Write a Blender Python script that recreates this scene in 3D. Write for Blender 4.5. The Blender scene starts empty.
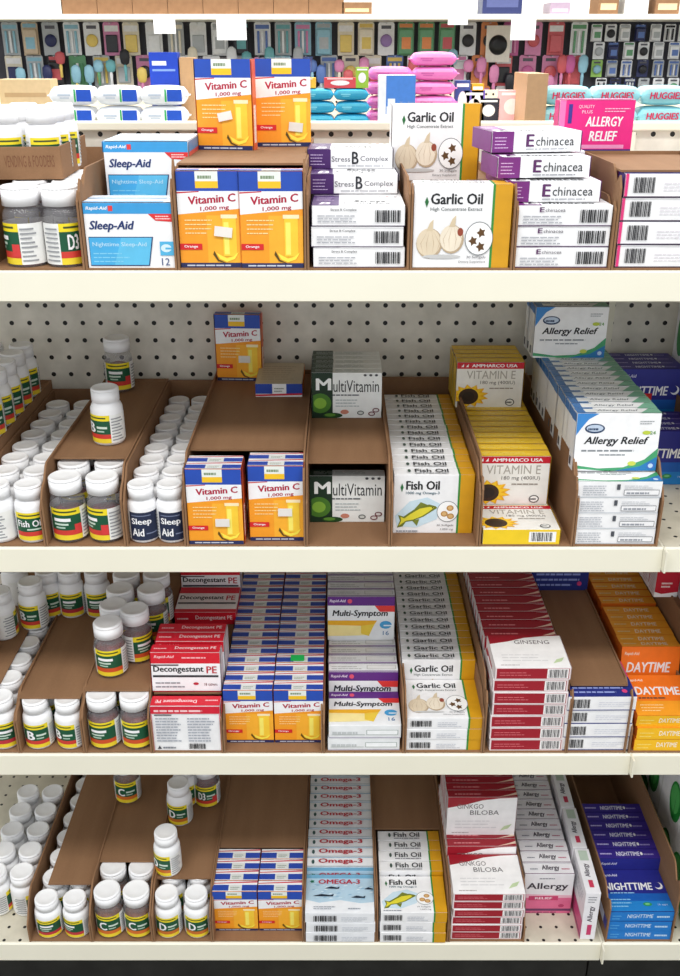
import bpy, bmesh, math, random
from mathutils import Vector, Matrix, Euler

# ------------------------------------------------------------------ camera
C = bpy.context.scene.collection
sc = bpy.context.scene
F = 965.0                      # focal length in pixels (680x976)
TH = math.atan(438 / F)        # downward pitch
ZC = 1.45                      # camera height
D = 1.10                       # distance camera -> shelf lip plane
cam_d = bpy.data.cameras.new('camera')
cam_d.sensor_fit = 'VERTICAL'
cam_d.sensor_height = 24.0
cam_d.lens = F / 976 * 24.0
cam_d.clip_start = 0.02
cam = bpy.data.objects.new('camera', cam_d)
C.objects.link(cam)
cam.location = (0, 0, ZC)
cam.rotation_euler = (math.pi / 2 - TH, 0, 0)
sc.camera = cam
sc.view_settings.view_transform = 'Standard'
sc.view_settings.look = 'None'
sc.view_settings.gamma = 1
sc.view_settings.use_curve_mapping = False
sc.view_settings.exposure = 0.0

# ------------------------------------------------------------------ light
w = bpy.data.worlds.new('world'); sc.world = w
w.use_nodes = True
w.node_tree.nodes['Background'].inputs[0].default_value = (0.95, 0.98, 1.0, 1)
w.node_tree.nodes['Background'].inputs[1].default_value = 1.02


def area(name, loc, size, power, rot=(0, 0, 0), col=(1, 0.98, 0.94)):
    l = bpy.data.lights.new(name, 'AREA')
    l.shape = 'RECTANGLE'; l.size, l.size_y = size
    l.energy = power; l.color = col
    o = bpy.data.objects.new(name, l); C.objects.link(o)
    o.location = loc; o.rotation_euler = rot
    return o


area('aisle_light', (0.0, -0.15, 3.1), (3.2, 0.5), 58)
area('aisle_light', (0.0, 3.0, 3.3), (6.0, 0.6), 130)
area('aisle_light', (0.0, 4.6, 3.3), (7.0, 0.5), 135)


# ------------------------------------------------------------------ pixel helpers (photo measurements -> metres)
def ray(u, v):
    x = (u - 340) / F; y = -(v - 488) / F
    c, s = math.cos(TH), math.sin(TH)
    return (x, c + y * s, -s + y * c)


def on_y(u, v, y):
    r = ray(u, v); t = y / r[1]
    return Vector((r[0] * t, y, r[2] * t + ZC))


def on_z(u, v, z):
    r = ray(u, v); t = (z - ZC) / r[2]
    return Vector((r[0] * t, r[1] * t, z))


SH = dict(A=ZC - 0.2286, B=ZC - 0.5842, C=ZC - 0.919, D=ZC - 1.2973)   # shelf tops
VB = dict(A=270, B=547, C=754, D=943)
NAMES = dict(A='top shelf', B='second shelf', C='third shelf', D='bottom shelf')


def X(s, u):                       # x of a pixel column at the front edge of shelf s
    return on_y(u, VB[s], D + 0.006).x


# ------------------------------------------------------------------ materials
_m = {}


def srgb(c):
    def f(v):
        v /= 255.0
        return v / 12.92 if v <= 0.04045 else ((v + 0.055) / 1.055) ** 2.4
    return tuple(f(v) for v in c)


def mat(col, rough=0.42, vary=0.05, scale=60.0, metal=0.0, bump=0.0, spec=0.4):
    key = (tuple(col), rough, vary, scale, metal, bump, spec)
    if key in _m: return _m[key]
    m = bpy.data.materials.new('paint_%d_%d_%d' % tuple(col)); m.use_nodes = True
    nt = m.node_tree; p = nt.nodes['Principled BSDF']
    r, g, b = srgb(col)
    tc = nt.nodes.new('ShaderNodeTexCoord')
    n = nt.nodes.new('ShaderNodeTexNoise'); n.inputs['Scale'].default_value = scale; n.inputs['Detail'].default_value = 3
    nt.links.new(tc.outputs['Object'], n.inputs['Vector'])
    cr = nt.nodes.new('ShaderNodeValToRGB')
    cr.color_ramp.elements[0].position = 0.3; cr.color_ramp.elements[1].position = 0.7
    cr.color_ramp.elements[0].color = (r * (1 - vary), g * (1 - vary), b * (1 - vary), 1)
    cr.color_ramp.elements[1].color = (min(1, r * (1 + vary)), min(1, g * (1 + vary)), min(1, b * (1 + vary)), 1)
    nt.links.new(n.outputs['Fac'], cr.inputs['Fac'])
    nt.links.new(cr.outputs['Color'], p.inputs['Base Color'])
    p.inputs['Roughness'].default_value = rough
    p.inputs['Metallic'].default_value = metal
    p.inputs['Specular IOR Level'].default_value = spec
    if bump:
        bp = nt.nodes.new('ShaderNodeBump'); bp.inputs['Strength'].default_value = bump; bp.inputs['Distance'].default_value = 0.002
        nt.links.new(n.outputs['Fac'], bp.inputs['Height']); nt.links.new(bp.outputs['Normal'], p.inputs['Normal'])
    _m[key] = m
    return m


def cardboard(name, col):
    if name in _m: return _m[name]
    m = bpy.data.materials.new(name); m.use_nodes = True
    nt = m.node_tree; p = nt.nodes['Principled BSDF']
    tc = nt.nodes.new('ShaderNodeTexCoord')
    mp = nt.nodes.new('ShaderNodeMapping'); mp.inputs['Scale'].default_value = (1, 0.12, 1)
    nt.links.new(tc.outputs['Object'], mp.inputs['Vector'])
    n = nt.nodes.new('ShaderNodeTexNoise'); n.inputs['Scale'].default_value = 30; n.inputs['Detail'].default_value = 5
    nt.links.new(mp.outputs[0], n.inputs['Vector'])
    n2 = nt.nodes.new('ShaderNodeTexNoise'); n2.inputs['Scale'].default_value = 500; n2.inputs['Detail'].default_value = 2
    nt.links.new(tc.outputs['Object'], n2.inputs['Vector'])
    mx = nt.nodes.new('ShaderNodeMath'); mx.operation = 'MULTIPLY_ADD'; mx.inputs[1].default_value = 0.35
    nt.links.new(n2.outputs['Fac'], mx.inputs[0]); nt.links.new(n.outputs['Fac'], mx.inputs[2])
    cr = nt.nodes.new('ShaderNodeValToRGB')
    r, g, b = srgb(col)
    cr.color_ramp.elements[0].position = 0.35; cr.color_ramp.elements[1].position = 1.0
    cr.color_ramp.elements[0].color = (r * .82, g * .8, b * .78, 1)
    cr.color_ramp.elements[1].color = (r * 1.15, g * 1.15, b * 1.15, 1)
    nt.links.new(mx.outputs[0], cr.inputs['Fac'])
    nt.links.new(cr.outputs['Color'], p.inputs['Base Color'])
    p.inputs['Roughness'].default_value = 0.85; p.inputs['Specular IOR Level'].default_value = 0.15
    _m[name] = m
    return m


KRAFT = cardboard('kraft_cardboard', (142, 108, 80))
KRAFT_EDGE = cardboard('corrugated_edge', (104, 74, 54))


def pegmat(name, col, pitch, rad, axes=('X', 'Z'), off=(0, 0), rough=0.5):
    """painted hardboard / steel with a regular grid of dark round holes"""
    m = bpy.data.materials.new(name); m.use_nodes = True
    nt = m.node_tree; p = nt.nodes['Principled BSDF']
    tc = nt.nodes.new('ShaderNodeTexCoord')
    sp = nt.nodes.new('ShaderNodeSeparateXYZ'); nt.links.new(tc.outputs['Object'], sp.inputs[0])

    def M(op, a, b=None):
        k = nt.nodes.new('ShaderNodeMath'); k.operation = op
        for i, q in enumerate((a, b)):
            if q is None: continue
            if isinstance(q, (int, float)): k.inputs[i].default_value = q
            else: nt.links.new(q, k.inputs[i])
        return k.outputs[0]
    ds = []
    for ax, of in zip(axes, off):
        t = M('FRACT', M('ADD', M('DIVIDE', sp.outputs[ax], pitch), 100.0 + of))
        t = M('MULTIPLY', M('SUBTRACT', t, 0.5), pitch)
        ds.append(M('MULTIPLY', t, t))
    d = M('SQRT', M('ADD', ds[0], ds[1]))
    hole = M('LESS_THAN', d, rad)
    n = nt.nodes.new('ShaderNodeTexNoise'); n.inputs['Scale'].default_value = 25; n.inputs['Detail'].default_value = 6
    nt.links.new(tc.outputs['Object'], n.inputs['Vector'])
    cr = nt.nodes.new('ShaderNodeValToRGB'); r, g, b = srgb(col)
    cr.color_ramp.elements[0].color = (r * .8, g * .8, b * .78, 1); cr.color_ramp.elements[0].position = .3
    cr.color_ramp.elements[1].color = (r * 1.06, g * 1.06, b * 1.06, 1); cr.color_ramp.elements[1].position = .7
    nt.links.new(n.outputs['Fac'], cr.inputs['Fac'])
    mx = nt.nodes.new('ShaderNodeMix'); mx.data_type = 'RGBA'
    nt.links.new(hole, mx.inputs['Factor']); nt.links.new(cr.outputs['Color'], mx.inputs['A'])
    mx.inputs['B'].default_value = (0.006, 0.005, 0.004, 1)
    nt.links.new(mx.outputs['Result'], p.inputs['Base Color'])
    p.inputs['Roughness'].default_value = rough
    return m


def clear_plastic(name, col, rough=0.06):
    m = bpy.data.materials.new(name); m.use_nodes = True
    nt = m.node_tree; p = nt.nodes['Principled BSDF']
    n = nt.nodes.new('ShaderNodeTexNoise'); n.inputs['Scale'].default_value = 90
    bp = nt.nodes.new('ShaderNodeBump'); bp.inputs['Strength'].default_value = 0.25; bp.inputs['Distance'].default_value = 0.001
    nt.links.new(n.outputs['Fac'], bp.inputs['Height']); nt.links.new(bp.outputs['Normal'], p.inputs['Normal'])
    p.inputs['Base Color'].default_value = (*srgb(col), 1)
    p.inputs['Roughness'].default_value = rough
    p.inputs['Alpha'].default_value = 0.26
    p.inputs['Specular IOR Level'].default_value = 0.9
    return m


# ------------------------------------------------------------------ object helpers
def setp(o, label=None, cat=None, group=None, kind=None):
    if label: o['label'] = label
    if cat: o['category'] = cat
    if group: o['group'] = group
    if kind: o['kind'] = kind
    return o


def link(name, me, parent=None, loc=None):
    o = bpy.data.objects.new(name, me); C.objects.link(o)
    if parent is not None: o.parent = parent
    if loc is not None: o.location = loc
    return o


def empty(name, loc=(0, 0, 0), rz=0.0):
    o = bpy.data.objects.new(name, None); C.objects.link(o)
    o.empty_display_size = 0.02
    o.location = loc; o.rotation_euler = (0, 0, rz)
    return o


_text = {}
_nper = {}


def text_geo(s, bold=0.0, shear=0.0):
    key = (s, bold, shear)
    if key in _text: return _text[key]
    cu = bpy.data.curves.new('lettering', 'FONT')
    cu.body = s; cu.size = 1; cu.shear = shear; cu.resolution_u = 2
    o = bpy.data.objects.new('lettering', cu); C.objects.link(o)
    dg = bpy.context.evaluated_depsgraph_get()
    me = bpy.data.meshes.new_from_object(o.evaluated_get(dg))
    vs = [v.co.copy() for v in me.vertices]; fs = [tuple(p.vertices) for p in me.polygons]
    bpy.data.objects.remove(o); bpy.data.meshes.remove(me); bpy.data.curves.remove(cu)
    if bold > 0:
        n0 = len(vs); base = list(vs); fb = list(fs)
        for q in (bold, 2 * bold):
            k = len(vs); vs += [Vector((v.x + q, v.y, 0)) for v in base]; fs += [tuple(i + k for i in f) for f in fb]
        k = len(vs); vs += [Vector((v.x + bold, v.y + bold * .8, 0)) for v in base]; fs += [tuple(i + k for i in f) for f in fb]
    x0 = min(v.x for v in vs); x1 = max(v.x for v in vs); y0 = min(v.y for v in vs); y1 = max(v.y for v in vs)
    vs = [((v.x - x0) / (x1 - x0), (v.y - y0) / (y1 - y0)) for v in vs]
    _nper[id(fs)] = n0 if bold > 0 else len(vs)
    _text[key] = (vs, fs)
    return _text[key]


class Geo:
    """collects faces with materials and builds ONE mesh"""
    def __init__(s): s.v = []; s.f = []; s.m = []; s.mats = []; s.smooth = []

    def mi(s, m):
        if m not in s.mats: s.mats.append(m)
        return s.mats.index(m)

    def add(s, vs, fs, m, smooth=False):
        b = len(s.v); s.v += [tuple(v) for v in vs]; k = s.mi(m)
        for f in fs:
            s.f.append(tuple(b + i for i in f)); s.m.append(k); s.smooth.append(smooth)

    def box(s, x0, x1, y0, y1, z0, z1, m, bev=0.0):
        bm = bmesh.new(); bmesh.ops.create_cube(bm, size=1)
        for v in bm.verts: v.co = Vector(((x0 + x1) / 2 + v.co.x * (x1 - x0), (y0 + y1) / 2 + v.co.y * (y1 - y0), (z0 + z1) / 2 + v.co.z * (z1 - z0)))
        if bev: bmesh.ops.bevel(bm, geom=bm.edges[:], offset=bev, segments=2, affect='EDGES', profile=0.5)
        bm.verts.index_update()
        s.add([v.co for v in bm.verts], [[v.index for v in f.verts] for f in bm.faces], m); bm.free()

    def prism(s, pts, axis, a, b, m):
        """polygon pts in the plane normal to axis, extruded a..b"""
        n = len(pts)
        def P(p, k): return {'x': (k, p[0], p[1]), 'y': (p[0], k, p[1]), 'z': (p[0], p[1], k)}[axis]
        vs = [P(p, a) for p in pts] + [P(p, b) for p in pts]
        fs = [list(range(n))[::-1], list(range(n, 2 * n))] + [[i, (i + 1) % n, n + (i + 1) % n, n + i] for i in range(n)]
        s.add(vs, fs, m)

    def lathe(s, prof, m, n=28, smooth=True, cx=0, cy=0, ripple=0):
        vs = []; fs = []
        for i, (r, z) in enumerate(prof):
            for k in range(n):
                a = 2 * math.pi * k / n
                rr = r * (1 + (ripple if k % 2 else 0))
                vs.append((cx + rr * math.cos(a), cy + rr * math.sin(a), z))
        for i in range(len(prof) - 1):
            for k in range(n):
                k2 = (k + 1) % n
                fs.append((i * n + k, i * n + k2, (i + 1) * n + k2, (i + 1) * n + k))
        fs.append(tuple(range(n))[::-1]); fs.append(tuple((len(prof) - 1) * n + k for k in range(n)))
        s.add(vs, fs, m, smooth)

    def build(s, name, parent=None, fix=True):
        me = bpy.data.meshes.new(name); me.from_pydata(s.v, [], s.f)
        for m in s.mats: me.materials.append(m)
        for p, k, sm in zip(me.polygons, s.m, s.smooth): p.material_index = k; p.use_smooth = sm
        if fix:
            pass
        me.update()
        return link(name, me, parent)


class BoxArt(Geo):
    """a folded carton: w wide, h high, t thick; front face at y=0; print is laid on the faces"""
    def __init__(s, w, h, t, base, sides=None):
        super().__init__()
        s.w, s.h, s.t = w, h, t; s.layer = 0
        s.box(-w / 2, w / 2, 0, t, 0, h, mat(base), bev=0.0006)
        if sides:
            for f in ('left', 'right'): s.rect(f, 0.01, 0.005, .99, .995, sides)

    def frame(s, f):
        w, h, t = s.w, s.h, s.t
        return {'front': ((-w / 2, 0, 0), (w, 0, 0), (0, 0, h), (0, -1, 0)),
                'back': ((w / 2, t, 0), (-w, 0, 0), (0, 0, h), (0, 1, 0)),
                'top': ((-w / 2, 0, h), (w, 0, 0), (0, t, 0), (0, 0, 1)),
                'bot': ((-w / 2, t, 0), (w, 0, 0), (0, -t, 0), (0, 0, -1)),
                'left': ((-w / 2, t, 0), (0, -t, 0), (0, 0, h), (-1, 0, 0)),
                'right': ((w / 2, 0, 0), (0, t, 0), (0, 0, h), (1, 0, 0))}[f]

    def raw(s, f, pts, fs, col, **k):
        npr = _nper.get(id(fs), 10 ** 9); pts = [(min(.999, max(.001, u)), v) for u, v in pts]
        O, U, V, N = [Vector(q) for q in s.frame(f)]
        s.layer += 1
        off = 0.00015 + 0.00003 * s.layer
        if npr < 10 ** 8: s.layer += 3
        s.add([O + U * u + V * v + N * (off + .00002 * (i // npr)) for i, (u, v) in enumerate(pts)], fs, mat(col, **k))

    def rect(s, f, u0, v0, u1, v1, col): s.raw(f, [(u0, v0), (u1, v0), (u1, v1), (u0, v1)], [(0, 1, 2, 3)], col)

    def poly(s, f, pts, col): s.raw(f, pts, [tuple(range(len(pts)))], col)

    def ell(s, f, cu, cv, ru, rv, col, n=20, a0=0):
        s.poly(f, [(cu + ru * math.cos(a0 + 2 * math.pi * k / n), cv + rv * math.sin(a0 + 2 * math.pi * k / n)) for k in range(n)], col)

    def star(s, f, cu, cv, ru, rv, inner, n, col):
        s.poly(f, [(cu + (ru if k % 2 else ru * inner) * math.cos(math.pi * k / n), cv + (rv if k % 2 else rv * inner) * math.sin(math.pi * k / n)) for k in range(2 * n)], col)

    def text(s, f, st, u0, v0, u1, v1, col, bold=0.02, shear=0.0, rise=0.0, rot=False):
        vs, fs = text_geo(st, bold, shear)
        if rot: pts = [(u0 + (u1 - u0) * (1 - y), v0 + (v1 - v0) * x) for x, y in vs]
        else: pts = [(u0 + (u1 - u0) * x, v0 + (v1 - v0) * y + rise * x) for x, y in vs]
        s.raw(f, pts, fs, col)

    def lines(s, f, u0, v0, u1, v1, n, col, seed=1, fill=0.45):
        r = random.Random(seed); pts = []; fs = []
        for k in range(n):
            y = v0 + (v1 - v0) * k / n; e = u0 + (u1 - u0) * r.uniform(.7, 1); b = len(pts); hh = (v1 - v0) / n * fill
            x = u0
            while x < e:
                x2 = min(e, x + (u1 - u0) * r.uniform(.06, .2)); b = len(pts)
                pts += [(x, y), (x2, y), (x2, y + hh), (x, y + hh)]; fs.append((b, b + 1, b + 2, b + 3))
                x = x2 + (u1 - u0) * .02
        s.raw(f, pts, fs, col)

    def barcode(s, f, u0, v0, u1, v1, seed=3, bg=None, col=(35, 35, 40)):
        if bg: s.rect(f, u0 - .02, v0 - .08, u1 + .02, v1 + .08, bg)
        r = random.Random(seed); pts = []; fs = []; x = u0; W = u1 - u0
        while x < u1:
            x2 = min(u1, x + W * r.choice((.02, .035, .055))); b = len(pts)
            pts += [(x, v0), (x2, v0), (x2, v1), (x, v1)]; fs.append((b, b + 1, b + 2, b + 3))
            x = x2 + W * r.choice((.018, .03, .04))
        s.raw(f, pts, fs, col)


ORD = ['first', 'second', 'third', 'fourth', 'fifth', 'sixth', 'seventh', 'eighth', 'ninth', 'tenth', 'eleventh', 'twelfth',
       'thirteenth', 'fourteenth', 'fifteenth', 'sixteenth', 'seventeenth', 'eighteenth', 'nineteenth', 'twentieth', 'twenty first', 'twenty second']

_kinds = {}
_parts = {}


def copy_tree(o, parent=None):
    c = o.copy(); C.objects.link(c)
    if parent is not None: c.parent = parent
    for ch in list(o.children): copy_tree(ch, c)
    return c


def place(kind, x, y, z, label, cat, group=None, tilt=0.0, rz=0.0, roll=0.0, t=0.0):
    """kind: function building the thing; the first placement uses the built thing itself, then copies"""
    if kind in _kinds:
        o = _kinds[kind].copy(); C.objects.link(o)
        for ch in _parts[kind]: copy_tree(ch, o)
    else:
        o = _kinds[kind] = kind(); _parts[kind] = list(o.children)
    for k in ('label', 'category', 'group'):
        if k in o: del o[k]
    a = math.radians(tilt)
    o.location = (x, y, z + t * math.sin(a))
    o.rotation_euler = (-a, math.radians(roll), math.radians(rz))
    return setp(o, label, cat, group)


# ------------------------------------------------------------------ carton kinds (art)
WHITE = (244, 244, 246)
INK = (40, 40, 46)
GREY = (150, 152, 160)


T_VC = .0205


def vitc(hh=.105):
    b = BoxArt(.070, hh, T_VC, (238, 138, 40))
    f = 'front'
    b.rect(f, 0, 0, 1, 1, (246, 158, 38))
    b.rect(f, .45, .05, 1, .55, (250, 178, 50))
    b.rect(f, 0, .8, 1, 1, (38, 78, 178))
    b.poly(f, [(0, .56), (1, .62), (1, .80), (0, .80)], WHITE)
    b.poly(f, [(0, .775), (.35, .79), (.35, .80), (0, .79)], (200, 30, 50))
    b.rect(f, .30, .90, .66, 1.0, (235, 240, 235)); b.rect(f, .30, .83, .66, .90, (245, 196, 40))
    b.lines(f, .34, .925, .62, .965, 1, (130, 150, 120), 3, .8)
    b.text(f, 'Vitamin C', .17, .66, .93, .745, (178, 24, 60), .035, rise=.035)
    b.text(f, '1,000 mg', .36, .585, .82, .64, (178, 24, 60), .02, rise=.02)
    b.lines(f, .10, .36, .55, .54, 4, (252, 226, 160), 4, .25)
    b.rect(f, .70, .12, .92, .55, (252, 206, 60)); b.rect(f, .72, .14, .80, .48, (255, 236, 110)); b.rect(f, .68, .52, .94, .56, (255, 235, 190))
    b.poly(f, [(.58, .16), (.64, .09), (.75, .06), (.88, .09), (.95, .17), (.86, .12), (.75, .10), (.66, .13)], (255, 232, 80))
    b.poly(f, [(.55, .18), (.62, .085), (.75, .045), (.70, .05), (.60, .07), (.53, .14)], (90, 70, 20))
    b.rect(f, 0, .19, .36, .255, (214, 36, 40)); b.text(f, 'Orange', .07, .205, .29, .24, WHITE, .02)
    b.rect(f, 0, 0, 1, .05, (38, 44, 90)); b.lines(f, .1, .015, .9, .04, 1, (200, 205, 220), 5, .6)
    t = 'top'
    b.rect(t, 0, 0, 1, 1, WHITE); b.rect(t, 0, .05, .36, .62, (44, 74, 170)); b.rect(t, .66, .05, 1, .62, (44, 74, 170))
    b.rect(t, .36, .05, .66, .62, (225, 228, 225)); b.lines(t, .40, .15, .62, .5, 2, (150, 160, 150), 3)
    b.poly(t, [(0, .72), (1, .84), (1, .98), (.3, .86), (0, .80)], (208, 70, 84))
    b.rect('left', 0, 0, 1, .8, (238, 120, 40)); b.rect('left', 0, .8, 1, 1, (44, 74, 170)); b.rect('left', 0, .58, 1, .78, WHITE); b.lines('left', .15, .1, .85, .5, 10, (250, 220, 190), 9)
    b.rect('right', 0, 0, 1, .8, (236, 104, 50)); b.rect('right', 0, .8, 1, 1, (230, 90, 60)); b.rect('right', .25, .08, .8, .5, (250, 235, 225))
    b.rect('bot', 0, 0, 1, 1, (44, 74, 170))
    return b.build('vitamin_box')


def vitc_mid(): return vitc(.091)
def vitc_low(): return vitc(.084)


def sleepaid():
    b = BoxArt(.100, .074, .026, WHITE)
    f = 'front'
    b.rect(f, 0, .84, 1, 1, (58, 156, 218)); b.text(f, 'Rapid-Aid', .03, .885, .27, .95, WHITE, .03, .2); b.rect(f, .28, .88, .33, .96, (225, 60, 60))
    b.poly(f, [(.72, .84), (1, .84), (1, .72), (.80, .74)], (222, 52, 52)); b.lines(f, .8, .76, .97, .83, 2, (255, 210, 210), 2)
    b.text(f, 'Sleep-Aid', .05, .57, .56, .74, (30, 52, 110), .035, .25)
    b.poly(f, [(.03, .06), (.70, .06), (.76, .50), (.03, .50)], (30, 60, 110))
    b.poly(f, [(.035, .075), (.69, .075), (.745, .487), (.035, .487)], (72, 172, 226))
    b.poly(f, [(.3, .075), (.69, .075), (.745, .487), (.4, .487)], (96, 190, 232))
    b.text(f, 'Nighttime Sleep-Aid', .07, .34, .68, .42, (190, 226, 244), .01)
    b.lines(f, .07, .12, .5, .3, 3, (130, 205, 236), 3, .3)
    b.rect(f, .83, .22, .985, .43, (84, 180, 226)); b.ell(f, .90, .33, .06, .06, (215, 238, 248)); b.rect(f, .89, .31, .99, .34, (84, 180, 226))
    b.text(f, '12', .84, .07, .93, .18, (60, 80, 130), .0)
    b.rect('top', 0, 0, 1, 1, (236, 240, 246)); b.rect('top', 0, 0, .9, .25, (120, 170, 215)); b.lines('top', .1, .35, .9, .9, 3, (190, 200, 215), 4)
    b.rect('right', 0, 0, 1, 1, (226, 232, 240)); b.rect('right', 0, .84, 1, 1, (90, 150, 210)); b.rect('right', 0, .72, 1, .84, (220, 90, 80)); b.lines('right', .1, .05, .9, .68, 12, (200, 210, 222), 4)
    b.rect('left', 0, .84, 1, 1, (58, 156, 218))
    return b.build('sleep_aid_box')


def garlic_face(b, f, v0=0.0, v1=1.0):
    k = lambda v: v0 + (v1 - v0) * v
    b.text(f, 'Garlic Oil', .17, k(.77), .70, k(.90), (28, 30, 34), .03)
    b.text(f, 'High Concentrate Extract', .17, k(.68), .70, k(.735), (70, 80, 80), .0)
    b.poly(f, [(.13, k(.86)), (.15, k(.80)), (.13, k(.73)), (.11, k(.80))], (40, 110, 60))
    for cx, cy, rx, ry, c in ((.17, .30, .135, .185, (226, 210, 184)), (.40, .35, .125, .175, (238, 226, 206))):
        b.ell(f, cx, k(cy), rx, ry * (v1 - v0), (190, 168, 140)); b.ell(f, cx - .008, k(cy + .012), rx * .92, ry * .92 * (v1 - v0), c)
        for q in (-.06, -.02, .03, .07): b.poly(f, [(cx + q, k(cy - .14)), (cx + q * 1.5 + .004, k(cy)), (cx + q * .4 + .006, k(cy + .16)), (cx + q * 1.5 - .002, k(cy))], (196, 172, 140))
        b.poly(f, [(cx - .035, k(cy + .15)), (cx + .03, k(cy + .15)), (cx + .035, k(cy + .29)), (cx, k(cy + .25))], (216, 198, 168))
    b.ell(f, .485, k(.44), .03, .05 * (v1 - v0), (150, 70, 50)); b.ell(f, .30, k(.14), .2, .025 * (v1 - v0), (200, 200, 200))
    b.ell(f, .68, k(.36), .145, .205 * (v1 - v0), (120, 124, 128), 28); b.ell(f, .68, k(.36), .138, .195 * (v1 - v0), (250, 250, 250), 28)
    for cx, cy in ((.62, .33), (.70, .43), (.70, .26)): b.star(f, cx, k(cy), .05, .065 * (v1 - v0), .55, 5, (96, 66, 34))
    b.text(f, '30 Softgels', .56, k(.11), .76, k(.15), (90, 90, 96), .0); b.text(f, 'Dietary Supplement', .48, k(.055), .76, k(.09), (90, 90, 96), .0)


def gold_box(name, kind, hh=None):
    w, h, t = {'garlic': (.109, .091, .0185), 'fish': (.104, .084, .021)}[kind]
    h = hh or h
    b = BoxArt(w, h, t, WHITE)
    for f in ('front', 'top'):
        b.rect(f, .80, 0, .825, 1, (56, 140, 60)); b.rect(f, .825, 0, 1, 1, (214, 156, 26))
    b.rect('bot', .80, 0, .825, 1, (56, 140, 60)); b.rect('bot', .825, 0, 1, 1, (214, 156, 26))
    if kind == 'garlic':
        garlic_face(b, 'front')
        b.text('top', 'Garlic Oil', .17, .30, .72, .78, (50, 52, 58), .02); b.lines('top', .17, .1, .7, .22, 1, (130, 130, 136), 2, .7)
        b.ell('top', .10, .5, .02, .22, (70, 90, 80))
    else:
        f = 'front'
        b.poly(f, [(.02, .3), (.2, .55), (.42, .62), (.6, .5), (.55, .25), (.3, .1), (.05, .12)], (206, 228, 240))
        b.text(f, 'Fish Oil', .15, .75, .57, .90, (24, 26, 30), .035); b.text(f, '1000 mg Omega-3', .15, .66, .57, .72, (40, 90, 110), .01)
        b.poly(f, [(.10, .86), (.12, .79), (.10, .71), (.08, .79)], (40, 110, 60))
        b.poly(f, [(.05, .10), (.085, .22), (.06, .32), (.13, .29), (.20, .36), (.32, .47), (.45, .50), (.53, .47), (.55, .44), (.48, .38), (.38, .29), (.25, .22), (.16, .2), (.12, .12)], (110, 120, 40))
        b.poly(f, [(.07, .13), (.10, .22), (.09, .29), (.14, .26), (.22, .34), (.33, .43), (.45, .46), (.51, .45), (.44, .37), (.36, .30), (.25, .24), (.16, .22)], (226, 214, 60))
        b.poly(f, [(.25, .40), (.34, .54), (.42, .50)], (120, 130, 50)); b.poly(f, [(.24, .22), (.30, .13), (.33, .25)], (120, 130, 50)); b.ell(f, .49, .445, .008, .01, (20, 20, 20))
        b.ell(f, .68, .38, .135, .18, (120, 124, 128), 28); b.ell(f, .68, .38, .128, .17, (250, 250, 250), 28)
        for cx, cy in ((.64, .34), (.71, .44), (.72, .30)): b.ell(f, cx, cy, .045, .05, (190, 140, 80)); b.ell(f, cx, cy, .028, .03, (220, 180, 120))
        b.text(f, '30 Softgels', .55, .12, .76, .16, (90, 90, 96), .0); b.text(f, '1,000 mg', .60, .05, .76, .09, (90, 90, 96), .0)
        b.lines(f, .04, .03, .4, .07, 1, (150, 155, 165), 4, .6)
        b.text('top', 'Fish Oil', .26, .30, .68, .80, (50, 52, 58), .02); b.lines('top', .26, .1, .68, .22, 1, (130, 130, 136), 2, .7)
        b.ell('top', .19, .5, .02, .22, (70, 90, 80))
    b.barcode('bot', .05, .25, .32, .8); b.lines('bot', .40, .25, .75, .75, 3, (190, 195, 205), 5, .3)
    b.rect('left', 0, 0, 1, 1, (236, 236, 238)); b.rect('right', 0, 0, 1, 1, (206, 148, 26))
    return b.build(name)


def garlic(): return gold_box('garlic_oil_box', 'garlic')
def fish(): return gold_box('fish_oil_box', 'fish')
def fish_low(): return gold_box('fish_oil_box', 'fish', .073)


def stressb():
    b = BoxArt(.104, .080, .0225, WHITE)
    for f in ('front', 'top'):
        b.rect(f, 0, 0, .29, 1, (70, 34, 100)) if f == 'front' else b.rect(f, 0, 0, .29, 1, (78, 40, 108))
    f = 'front'
    b.text(f, 'B', .07, .10, .2, .30, (240, 235, 245), .03, .2); b.lines(f, .04, .45, .26, .9, 6, (200, 180, 220), 5, .25)
    b.text(f, 'Stress', .45, .34, .80, .50, (50, 54, 60), .03, .1); b.text(f, 'Complex', .33, .12, .86, .28, (50, 54, 60), .02, .1)
    for q in range(3): b.ell(f, .74 + q * .09, .82, .022, .022, [(70, 60, 60), (200, 60, 60), (60, 60, 80)][q])
    f = 'top'
    b.text(f, 'Stress', .33, .38, .52, .62, (90, 92, 100), .0); b.text(f, 'B', .53, .22, .61, .85, (30, 32, 40), .02); b.text(f, 'Complex', .63, .34, .94, .62, (90, 92, 100), .0)
    b.lines(f, .35, .12, .8, .2, 1, GREY, 2, .6); b.lines(f, .04, .2, .25, .8, 3, (200, 180, 220), 5, .25)
    f = 'bot'
    b.rect(f, 0, .0, 1, .04, (60, 40, 80))
    b.text(f, 'Stress B Complex', .2, .72, .48, .86, (70, 72, 80), .01); b.lines(f, .06, .2, .58, .62, 3, (170, 172, 180), 7, .35); b.barcode(f, .68, .2, .95, .78)
    b.rect('left', 0, 0, 1, 1, (66, 32, 96))
    return b.build('vitamin_b_box')


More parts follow.
